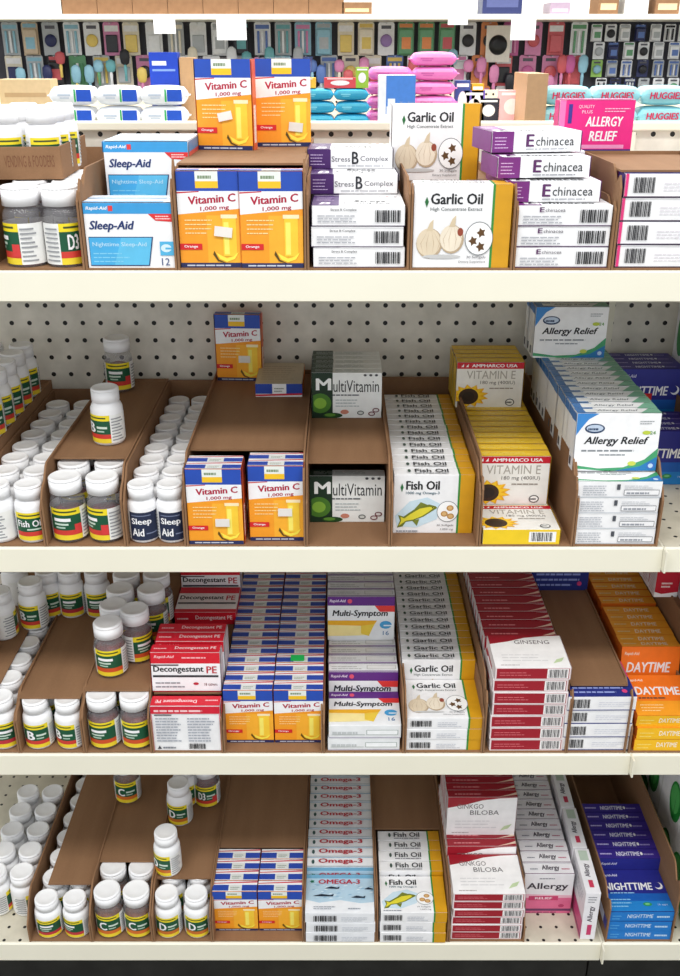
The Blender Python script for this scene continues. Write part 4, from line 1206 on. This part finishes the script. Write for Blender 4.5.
def redtea():
    b = BoxArt(.036, .048, .03, WHITE)
    b.rect('front', 0, .2, 1, 1, (190, 28, 50)); b.poly('front', [(0, .2), (.3, .12), (.7, .2), (1, .38), (1, .2)], (190, 28, 50)); b.lines('front', .25, .36, .75, .6, 2, (240, 220, 220), 4, .5)
    b.rect('left', 0, 0, 1, 1, (225, 215, 220)); b.lines('left', .1, .1, .9, .9, 8, (190, 170, 180), 3)
    return b.build('extract_box')


pr = on_z(665, 597, zC + .1475)
row(redtea, 3, 'C', pr.x, pr.y, .032, 'small red and white box, left file', 'on the tall brown carton', 'red boxes on the tall carton', z0=.1472)
row(redtea, 4, 'C', pr.x + .040, pr.y - .06, .032, 'small red and white box, right file', 'on the tall brown carton', 'red boxes on the tall carton', z0=.1472)

# ================================================================== BOTTOM SHELF (D)
zD = SH['D']
for j, u in enumerate((-12, 16)):
    for k in range(5):
        bottle('white' if j == 0 else 'iron', .0222, .080, X('D', u), 1.152 + .0222 + k * .0465, zD + .0002, 'white bottle loose on perforated bottom shelf, %s file, %s from front' % (('left', 'right')[j], ORD[k]), 'loose white bottles on the bottom shelf', turn=1.9 if j == 0 else 1.3)
t_ = tray('D', 30, 93, .080, label='brown carton at left of bottom shelf behind two white bottles', notch=.45)
g = Geo(); g.box(-.024, .0475, .047, .38, .0725, .0747, KRAFT); g.build('top_panel', t_)
brow('iron', 8, 'D', X('D', 48.5), YF, .0435, .0212, .070, 'white bottle with red banded label, left file', 'of bottom shelf carton', 'white bottles in the bottom shelf left carton', z0=.0024, turn=.2)
brow('iron', 2, 'D', X('D', 76), YF, .0435, .0212, .070, 'white bottle with red banded label, right file', 'of bottom shelf carton', 'white bottles in the bottom shelf left carton', z0=.0024, turn=-.3)
tray('D', 93, 154, .094, board=yz(862, zD + .090) - D - .004, bz=.0915, label='brown carton with closed top behind orange gummy bottles', notch=.6)
for j, u in enumerate((109, 138)):
    brow('cgum', 2, 'D', X('D', u), YF, .0475, .0225, .0855, 'clear C gummy bottle, %s file' % ('left', 'right')[j], 'of bottom shelf', 'clear C gummy bottles', z0=.0024)
p = on_z(129, 796, zD + .092)
bottle('cgum', .0222, .084, p.x, p.y, zD + .0918, 'clear gummy bottle at the back of the bottom shelf carton')
tray('D', 154, 213, .090, board=yz(879, zD + .082) - D - .004, bz=.0835, label='brown carton with closed top behind the D vitamin bottles', notch=.6)
for j, u in enumerate((168.5, 197)):
    brow('vitd', 2, 'D', X('D', u), YF, .0435, .0212, .080, 'white D vitamin bottle, %s file' % ('left', 'right')[j], 'of bottom shelf carton', 'white D vitamin bottles', z0=.0024)
p = on_z(169, 868, zD + .084)
bottle('vitd', .0212, .080, p.x, p.y, zD + .0838, 'white bottle standing nearest the front on the bottom carton', turn=-.6)
p = on_z(181, 818, zD + .084)
bottle('vitd', .0212, .080, p.x, p.y, zD + .0838, 'white bottle standing behind the first on the bottom carton', turn=-.2)
bottle('vitd', .0212, .080, p.x + .003, p.y + .045, zD + .0838, 'white bottle furthest back on the bottom carton, half hidden', turn=0)
p = on_z(208, 800, zD + .084)
bottle('d3', .0222, .084, p.x, p.y, zD + .0838, 'clear D3 gummy bottle at back right of the bottom carton')

tray('D', 213, 304, .092, board=.112, bz=.089, label='brown carton with closed top behind the rows of vitamin C boxes', notch=.5)
y0 = yz(930, zD + .0024)
for j, u in enumerate((236, 281)):
    row(vitc_low, 4, 'D', X('D', u), y0, .0225, 'orange and blue vitamin C box in %s file' % ('left', 'right')[j], 'on bottom shelf', 'vitamin C boxes on the bottom shelf', z0=.0024)
tray('D', 304, 376, .085, label='brown tray holding the long row of omega boxes', notch=.5)
xo = mid('D', 306, 375)
flats(omega, 3, 'D', xo, YF - .006, .0205, 'white omega box with fish picture', 'the bottom shelf stack', 'omega boxes', z0=.0024)
row(omega, 13, 'D', xo, YF + .0745, .0216, 'white omega box with red lettering on top', 'in the upright row', 'omega boxes', z0=.0024)
tray('D', 376, 448, .082, board=.165, bz=.078, label='brown carton with closed top behind the bottom fish oil boxes', notch=.6)
xf = mid('D', 378, 446)
flats(fish_low, 3, 'D', xf, YF - .006, .021, 'white fish oil box with gold edge', 'the bottom shelf stack', 'fish oil boxes on the bottom shelf', z0=.0024)
row(fish_low, 4, 'D', xf + .001, YF + .0705, .0225, 'white fish oil box with gold edge', 'in the bottom shelf row', 'fish oil boxes on the bottom shelf', z0=.0024)
tray('D', 448, 524, .095, label='brown tray holding the ginkgo box stacks', notch=.3)
xk = mid('D', 450, 522)
flats(ginkgo, 6, 'D', xk, YF, .0158, 'red edged ginkgo box', 'the front stack', 'ginkgo boxes', z0=.0024)
flats(ginkgo, 2, 'D', xk - .002, YF + .0825, .0158, 'red edged ginkgo box', 'the low pile behind the front stack', 'ginkgo boxes', z0=.0024)
flats(ginkgo, 2, 'D', xk - .002, YF + .164, .0158, 'red edged ginkgo box', 'the rear low pile', 'ginkgo boxes', z0=.0024)
row(ginkgo, 9, 'D', xk - .002, YF + .0835, .0165, 'upright ginkgo box', 'behind the flat stack', 'ginkgo boxes', z0=.0360)
row(ginkgo, 6, 'D', xk - .003, YF + .108, .0165, 'upright ginkgo box of the top tier', 'under the shelf above', 'ginkgo boxes', z0=.1164)
xr = mid('D', 526, 577)
row(allergy_rose, 10, 'D', xr, yz(913, zD), .0243, 'white and rose allergy box', 'in the bottom shelf row', 'rose allergy boxes')
for k in range(3):
    place(allergy_side, xr + .0555 + .0015, YF + .002 + k * .094, zD + .0002, 'tall white allergy box turned sideways beside the row, %s from front' % ORD[k], 'medicine box', 'sideways allergy boxes', rz=-1)
tray('D', 604, 671, .09, HR=.135, label='brown tray holding the blue and purple nighttime boxes', notch=.8)
xn2 = mid('D', 604, 671)
flats(night, 3, 'D', xn2 - .0005, YF, .0195, 'blue nighttime box with cyan edge', 'the bottom shelf stack', 'nighttime boxes on the bottom shelf', z0=.0024)
row(night, 6, 'D', xn2, YF + .0865, .0212, 'purple topped nighttime box', 'in the bottom shelf row', 'nighttime boxes on the bottom shelf', z0=.0024)


def leafcarton():
    b = BoxArt(.14, .29, .19, WHITE)
    for f in ('front', 'left'):
        for i, (cu, cv) in enumerate(((.12, .80), (.34, .55), (.62, .82), (.80, .45), (.30, .18), (.62, .2), (.9, .12))):
            b.ell(f, cu, cv, .135, .13, (34, 140, 58), a0=.3); b.ell(f, cu - .01, cv + .015, .10, .095, (90, 190, 100)); b.poly(f, [(cu - .006, cv - .12), (cu + .006, cv - .12), (cu + .003, cv + .10)], (18, 90, 40))
    b.rect('left', .0, 0, .02, 1, (225, 226, 224))
    return b.build('tea_box')


for k in range(2):
    place(leafcarton, .628, YF + .012 + k * .193, zD + .0002, 'large white carton with green leaves at bottom right, %s' % ('nearest the aisle', 'behind the nearest')[k], 'tea box', 'large leaf cartons at bottom right')

# ================================================================== BACKGROUND AISLE
GY = 3.25
zG = ZC - .222
GR = empty('store_shelf', (0, GY, zG)); setp(GR, 'cream top shelf of the next aisle holding packs of wipes', 'shelf')
g = Geo(); g.box(-2.2, 2.2, 0, .45, -.025, 0, CREAM); g.build('deck', GR)
g = Geo(); g.box(-2.2, 2.2, -.012, 0, -.04, .002, CREAM); g.build('front_lip', GR)
PEG2 = pegmat('far_pegboard_paint', (236, 228, 205), .0254, .0040, ('X', 'Z'))
g = Geo(); g.box(-2.2, 2.2, 0, .012, 0, zG + .093 - .1, PEG2); o = g.build('pegboard_panel'); o.location = (0, GY + .46, .1); setp(o, 'cream pegboard panel of the next aisle behind the wipes', 'pegboard')
g = Geo(); g.box(-2.2, 2.2, .02, .44, -zG + .12, -.041, mat((150, 150, 146), vary=.2, scale=6)); g.build('lower_unit', GR)
g = Geo(); g.box(-2.2, 2.2, .05, .42, 0, .12, mat((70, 70, 68))); o2 = g.build('shelf_plinth'); o2.location = (0, GY, 0); setp(o2, 'dark plinth beneath the next aisle unit', 'plinth')


def wipes(name, w, h, d, base, band=None, word=None, wordcol=(210, 40, 70), stripe=None, top=None):
    def f():
        bm = bmesh.new(); bmesh.ops.create_grid(bm, x_segments=1, y_segments=1); bm.free()
        g = Geo(); n = 14; m = 9
        M0 = mat(base, rough=.3, vary=.03, scale=30, bump=.3)
        vs = []; ring = 16
        xs_ = [-.5, -.46, -.44, -.38, -.25, -.1, .1, .25, .38, .44, .46, .5]
        hs = [.10, .08, .45, .85, .97, 1, 1, .97, .85, .45, .08, .10]
        for x, s_ in zip(xs_, hs):
            for k in range(ring):
                a = 2 * math.pi * k / ring; c, sn = math.cos(a), math.sin(a)
                py = math.copysign(abs(c) ** .55, c) * d / 2 * (.9 + .1 * s_); pz = math.copysign(abs(sn) ** .55, sn) * h / 2 * s_
                vs.append((x * w, py + d / 2, pz + h / 2))
        fs = []
        for i in range(len(xs_) - 1):
            for k in range(ring):
                k2 = (k + 1) % ring; fs.append((i * ring + k, i * ring + k2, (i + 1) * ring + k2, (i + 1) * ring + k))
        fs += [tuple(range(ring))[::-1], tuple((len(xs_) - 1) * ring + k for k in range(ring))]
        g.add(vs, fs, M0, True)
        y = -.0006

        def rect(x0, x1, z0, z1, col, yy=y):
            g.add([(x0 * w, yy, z0 * h), (x1 * w, yy, z0 * h), (x1 * w, yy, z1 * h), (x0 * w, yy, z1 * h)], [(0, 1, 2, 3)], mat(col))
        if band: rect(.10, .40, .22, .80, band)
        if stripe: rect(.05, .085, .2, .82, stripe, y * 1.3)
        if top: rect(-.36, .36, .6, .8, top)
        if word:
            tv, tf = text_geo(word, .04, .1); g.add([((-.30 + .62 * a) * w, y * 2 - .0001 * (i // _nper[id(tf)]), (.34 + .34 * b) * h) for i, (a, b) in enumerate(tv)], tf, mat(wordcol))
        else:
            rect(-.28, -.02, .48, .58, wordcol, y * 1.6); rect(-.24, -.05, .36, .42, wordcol, y * 1.6)
        return g.build(name)
    return f


w_blue = wipes('wipes_pack', .155, .060, .10, (240, 243, 248), band=(28, 82, 196), stripe=(40, 170, 90), wordcol=(190, 200, 215))
w_cyan = wipes('wipes_pack', .118, .037, .09, (44, 160, 200), wordcol=(120, 205, 225), top=(80, 185, 215))
w_pink = wipes('wipes_pack', .158, .043, .10, (226, 120, 190), wordcol=(196, 90, 160), top=(240, 160, 212))
w_hug = wipes('wipes_pack', .165, .060, .10, (150, 214, 226), word='HUGGIES', wordcol=(214, 40, 90), top=(176, 226, 234))


def gx(u, y=GY): return on_y(u, 105, y).x
def pile(kind, us, rows, hh, desc, group, y=GY + .02, z=zG + .0005):
    for j, u in enumerate(us):
        for k in range(rows[j] if isinstance(rows, (list, tuple)) else rows):
            place(kind, gx(u) + .004 * ((k % 2) - .5), y, z + k * hh, '%s, %s pile from the left, %s up' % (desc, ORD[j], ('lowest' if k == 0 else ORD[k])), 'wipes pack', group, rz=(k % 3 - 1) * 1.5)


pile(w_blue, (22, 70, 116, 161), (1, 2, 2, 2), .0605, 'white and blue wipes pack on the next aisle', 'white and blue wipes packs')
pile(w_cyan, (282, 317, 352), 3, .0375, 'cyan wipes pack on the next aisle', 'cyan wipes packs')
pile(w_pink, (391, 437), (4, 5), .0435, 'pink wipes pack on the next aisle', 'pink wipes packs', y=GY + .13)
pile(w_hug, (568, 617, 666, 715), 2, .0605, 'pale blue wipes pack with red lettering', 'pale blue wipes packs', z=zG + .0005)


def simple_pack(name, w, h, d, base, deco):
    def f():
        b = BoxArt(w, h, d, base)
        for q in deco: b.rect('front', *q) if len(q) == 5 else b.ell('front', *q)
        return b.build(name)
    return f


place(simple_pack('sky_box', .115, .15, .08, (238, 240, 246), ((.2, .2, 1, 1, (70, 130, 214)), (.45, .55, .25, .16, (236, 242, 250)), (.7, .40, .22, .14, (236, 242, 250)), (.2, 0, 1, .25, (236, 240, 246)))), gx(397), GY + .01, zG + .0005, 'white box with blue cloudy sky picture below pink packs', 'box')
place(simple_pack('blue_carton', .092, .215, .055, (22, 62, 176), ((.1, .82, .6, .88, (220, 228, 245)), (.1, .74, .9, .77, (120, 150, 220)), (.2, .5, .8, .53, (120, 150, 220)), (.15, .4, .85, .43, (120, 150, 220)), (.2, .24, .75, .34, (225, 232, 246)))), gx(166, GY + .13), GY + .135, zG + .0005, 'tall royal blue carton behind the white and blue wipes', 'box')
place(simple_pack('kraft_box', .05, .20, .06, (190, 150, 108), ()), gx(189, GY + .13), GY + .14, zG + .0005, 'narrow kraft box right of the royal blue carton', 'box')
place(simple_pack('kraft_box_tall', .065, .155, .25, (186, 148, 110), ()), gx(536) + .0, GY + .0, zG + .0005, 'narrow kraft box left of the pale blue wipes', 'box')
place(simple_pack('paper_bag', .17, .135, .09, (196, 170, 130), ((.1, .6, .9, .7, (170, 140, 100)), (.0, .0, 1, .35, (240, 238, 232)))), gx(24, GY + .12), GY + .15, zG + .0005, 'tan paper wrapped bundle at far left above bottles', 'bundle')
place(simple_pack('red_carton', .13, .178, .06, (206, 34, 58), ((.0, .85, 1, .95, (220, 90, 100)),)), gx(282, GY + .2), GY + .24, zG + .0005, 'red topped carton behind the upper vitamin C boxes', 'box')
MIS = [(246, 60, .06, .12, (236, 236, 240), 'white'), (474, 92, .07, .10, (112, 92, 190), 'violet'), (489, 96, .07, .075, (40, 40, 56), 'black'), (512, 88, .09, .10, (236, 186, 190), 'pale pink'),
       (462, 80, .05, .13, (60, 80, 150), 'blue'), (477, 80, .04, .12, (236, 170, 40), 'yellow'), (524, 84, .04, .07, (196, 50, 70), 'crimson'), (300, 84, .10, .03, (240, 190, 60), 'yellow'), (340, 84, .10, .03, (214, 70, 80), 'red'), (362, 84, .04, .06, (150, 190, 60), 'lime')]
for k, (u, v, w_, h_, c_, cn) in enumerate(MIS):
    yy_ = GY + (.20 if v > 85 or v in (80,) else .30)
    g = BoxArt(w_, h_, .04, c_); g.ell('front', .5, .5, .3, .25, (240, 236, 236)); g.rect('front', .1, .85, .9, .93, (250, 250, 250))
    o = g.build('small_carton'); o.location = (gx(u, yy_), yy_, zG + (.0005 if v not in (84,) or u > 500 else .0005))
    if v == 84 and u < 500: o.location = (gx(u, GY + .02) , GY + .03, zG + .113)
    setp(o, 'small %s pack on the next aisle shelf, %s' % (cn, {246: 'behind the vitamin C boxes', 474: 'left above the echinacea stack', 489: 'beside the violet one', 512: 'left of the kraft box', 462: 'right of the pink wipes', 477: 'between blue and violet packs', 524: 'touching the kraft box', 300: 'on the cyan wipes, left', 340: 'on the cyan wipes, middle', 362: 'on the cyan wipes, right'}[u]), 'pack')

# far wall with hanging packs
WY = 5.75
zW = on_y(340, 18, WY - .35).z - .004
g = Geo(); g.box(-3.2, 3.2, 0, .06, .9, zW + .0, mat((74, 74, 84), rough=.6, vary=.25, scale=5)); o = g.build('display_panel'); o.location = (0, WY + .06, 0)
setp(o, 'dark slotted display panel on the far wall behind hanging packs', 'panel')
g = Geo(); g.box(-3.2, 3.2, .0, .46, -.004, .022, CREAM, bev=.003); o = g.build('wall_shelf'); o.location = (0, WY - .35, zW); setp(o, 'long cream shelf above the hanging packs on far wall', 'shelf')
g = Geo(); g.box(-3.2, 3.2, -.5, .05, 0, .9, mat((120, 118, 112), vary=.2, scale=4)); o = g.build('base_cabinet'); o.location = (0, WY + .06, 0); setp(o, 'low base cabinet along the far wall, mostly hidden', 'cabinet')

COLN = {'tan': (206, 176, 140), 'sky blue': (120, 186, 214), 'white': (232, 234, 238), 'green': (60, 140, 80), 'lime': (130, 196, 60), 'grey': (170, 176, 184), 'black': (40, 40, 46), 'red': (206, 50, 60),
        'pink': (220, 110, 170), 'magenta': (190, 50, 130), 'orange': (240, 120, 40), 'yellow': (240, 200, 70), 'blue': (50, 90, 180), 'navy': (40, 46, 90), 'cream': (238, 226, 200), 'violet': (130, 90, 170), 'teal': (70, 160, 170)}


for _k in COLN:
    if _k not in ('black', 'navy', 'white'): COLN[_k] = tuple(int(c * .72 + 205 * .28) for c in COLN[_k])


def hang(w, h, c1, c2, shape):
    def f():
        g = Geo()
        pts = [(-w / 2, 0), (w / 2, 0), (w / 2, h * .94), (w * .42, h), (-w * .42, h), (-w / 2, h * .94)]
        g.prism(pts, 'y', 0, .0025, mat(COLN[c1], rough=.3))
        if shape == 0:
            g.box(-w * .36, w * .36, -.014, -.0002, h * .10, h * .62, mat(COLN[c2], rough=.2), bev=.004); g.box(-w * .42, w * .42, -.001, -.0001, h * .72, h * .9, mat((235, 235, 238)))
        elif shape == 1:
            g.lathe([(w * .30, -.010), (w * .36, -.006), (w * .36, 0), (w * .3, .006)], mat(COLN[c2], rough=.3), 18); k = len(g.v) - 72
            g.v[k:] = [(x, -.006 + z, h * .45 + y) for x, y, z in g.v[k:]]
            g.box(-w * .3, w * .3, -.001, -.0001, h * .80, h * .9, mat((90, 90, 100)))
        elif shape == 2:
            for q in (-.25, .0, .25): g.box(w * q - w * .07, w * q + w * .07, -.012, -.0002, h * .08, h * .74, mat(COLN[c2] if q else COLN['white'], rough=.25), bev=.003)
            g.box(-w * .42, w * .42, -.001, -.0001, h * .80, h * .92, mat(COLN[c2]))
        else:
            g.box(-w * .44, w * .44, -.020, -.0002, h * .04, h * .80, mat(COLN[c1], rough=.15), bev=.008); g.box(-w * .26, w * .3, -.0208, -.0201, h * .2, h * .55, mat(COLN[c2])); g.box(-w * .4, w * .4, -.001, -.0001, h * .84, h * .95, mat(COLN[c2]))
        g.box(-.0035, .0035, -.04, .045, h * .955, h * .975, mat((200, 200, 205), metal=.8))
        return g.build('hanging_pack')
    return f


_hk = {}
rn = random.Random(12)


def region(u):
    if u < 50: return (('tan', 'sky blue', 'cream', 'grey'), ('tan', 'sky blue', 'navy'))
    if u < 100: return (('green', 'white', 'sky blue', 'black'), ('yellow', 'red', 'green', 'sky blue'))
    if u < 150: return (('cream', 'white', 'pink', 'grey'), ('grey', 'yellow', 'teal', 'black'))
    if u < 235: return (('grey', 'white', 'white'), ('grey', 'white', 'cream'))
    if u < 330: return (('white', 'sky blue', 'grey', 'black'), ('grey', 'blue', 'pink', 'teal'))
    if u < 400: return (('white', 'red', 'blue', 'cream'), ('yellow', 'violet', 'red', 'pink'))
    if u < 450: return (('white', 'red', 'green', 'cream'), ('orange', 'black', 'red', 'yellow'))
    if u < 510: return (('red', 'pink', 'orange', 'white'), ('magenta', 'black', 'sky blue', 'pink'))
    if u < 565: return (('red', 'magenta', 'pink', 'black'), ('pink', 'red', 'magenta', 'white'))
    if u < 600: return (('lime', 'white', 'red', 'cream'), ('green', 'red', 'magenta', 'sky blue'))
    return (('white', 'grey', 'white', 'navy'), ('black', 'grey', 'blue', 'green'))


def hrow(r, vtop, h, u0, u1, w, pitch, rowname, yoff=0.0):
    u = u0; n = 0
    while u < u1:
        a, b = region(u); c1, c2, sh = rn.choice(a), rn.choice(b), rn.randrange(4)
        ww = w; key = (round(ww, 3), round(h, 3), c1, c2, sh)
        if key not in _hk: _hk[key] = hang(*key)
        p = on_y(u, vtop, WY - yoff)
        place(_hk[key], p.x, WY + .01, p.z - h, '%s and %s hanging pack, %s row, %s from left of far wall' % (c1, c2, rowname, ORD[n] if n < 22 else ORD[n - 20] + ' past twentieth'), 'hanging pack', 'hanging packs on the far wall')
        u += pitch * rn.uniform(.93, 1.1); n += 1


hrow(0, 22, .165, 8, 592, .088, 21, 'top')
hrow(1, 55, .155, 12, 592, .092, 22, 'middle')
hrow(2, 86, .13, 12, 592, .092, 22, 'bottom')
hrow(3, 24, .085, 598, 690, .060, 15, 'upper small')
hrow(4, 42, .085, 600, 690, .060, 15, 'second small')
hrow(5, 60, .085, 598, 690, .060, 15, 'third small')
hrow(6, 78, .085, 602, 690, .060, 15, 'lowest small')

def brush(c1, c2, L):
    def f():
        root = empty('hair_brush')
        g = Geo(); g.lathe([(.004, 0), (.008, .004), (.007, L * .25), (.010, L * .42), (.006, L * .52)], mat(COLN[c1], rough=.3), 12); g.build('handle', root)
        g = Geo(); g.lathe([(.006, L * .5), (.022, L * .56), (.028, L * .75), (.024, L * .93), (.008, L)], mat(COLN[c2], rough=.4), 14); g.v = [(x, y * .45, z) for x, y, z in g.v]; g.build('brush_head', root)
        return root
    return f


_bkk = {}
for k in range(44):
    u = 22 + k * 13.1 + rn.uniform(-3, 3)
    a, b = region(u); key = (rn.choice(a + b), rn.choice(b), rn.choice((.13, .16, .19)))
    if key not in _bkk: _bkk[key] = brush(*key)
    p = on_y(u, rn.choice((62, 70, 80, 88)), WY - .05)
    place(_bkk[key], p.x, WY - .05, p.z - key[2] * .6, '%s and %s brush hanging before the far wall packs, %s' % (key[0], key[1], ORD[k] + ' from left' if k < 22 else ORD[43 - k] + ' from right'), 'brush', 'brushes hanging on the far wall')

# shelf-edge papers
def paper(w, h):
    def f():
        g = Geo(); g.box(-w / 2, w / 2, -.0015, 0, -h, 0, mat((244, 244, 246), rough=.6)); g.box(-w * .3, w * .3, -.0018, -.0015, -h * .55, -h * .45, mat((200, 204, 212)))
        g.box(-w * .35, w * .3, -.0018, -.0015, -h * .75, -h * .7, mat((200, 204, 212))); return g.build('price_sign')
    return f
for u, w_, h_, d_ in ((164, .11, .085, 'left of the tall blue carton'), (231, .15, .115, 'above the upper vitamin C boxes'), (458, .10, .045, 'above the pink packs'), (524, .125, .115, 'right of the round black item')):
    p = on_y(u, 18, WY - .352)
    place(paper(w_, h_), p.x, WY - .3505 - .0, zW + .018, 'blank white paper sign on the far shelf edge, %s' % d_, 'sign')

# cartons on the wall shelf
zS = zW + .0222
def wbox(w, h, d, col, lid=False):
    def f():
        b = BoxArt(w, h, d, col); b.mats[0] = KRAFT if col[0] > col[2] + 20 else b.mats[0]
        if lid: b.rect('front', .1, .2, .9, .5, tuple(min(255, c + 40) for c in col))
        b.rect('front', .0, .46, 1, .475, tuple(int(c * .85) for c in col)); return b.build('storage_box')
    return f
kb = wbox(.176, .16, .22, (178, 140, 108))
for k in range(8):
    p = on_y(80 + 35.2 * k, 12, WY - .3)
    place(kb, p.x, WY - .30, zS, 'brown carton on the far wall shelf, %s from the left' % ORD[k], 'box', 'brown cartons on the far wall shelf')
for u, w_, h_, c_, d_ in ((29, .33, .30, (238, 240, 234), 'large white box at the far left of the wall shelf'), (357, .15, .055, (196, 160, 110), 'low tan box right of the brown cartons'), (502, .20, .16, (44, 52, 100), 'dark blue box on the wall shelf above the round black item'),
                          (560, .10, .055, (170, 150, 170), 'small mauve box on the wall shelf'), (608, .10, .10, (196, 164, 120), 'tan box on the wall shelf, left of three at right'), (636, .12, .12, (214, 214, 214), 'pale grey box on the wall shelf between tan ones'), (667, .12, .10, (180, 156, 120), 'tan box on the wall shelf at the right edge')):
    p = on_y(u, 12, WY - .3)
    place(wbox(w_, h_, .2, c_, True), p.x, WY - .30, zS, d_, 'box')
# round black item on a white card
root = empty('hair_accessory', on_y(498, 45, WY - .03)); setp(root, 'white square card with a round black item, top row of far wall', 'hanging pack')
g = Geo(); g.box(-.065, .065, 0, .003, -.085, .095, mat((238, 232, 222))); g.build('card', root)
g = Geo(); g.lathe([(.02, -.012), (.045, -.010), (.05, 0), (.045, .002)], mat((18, 18, 22), rough=.3), 28); g.v = [(x, z, y) for x, y, z in g.v]; g.build('round_pad', root)
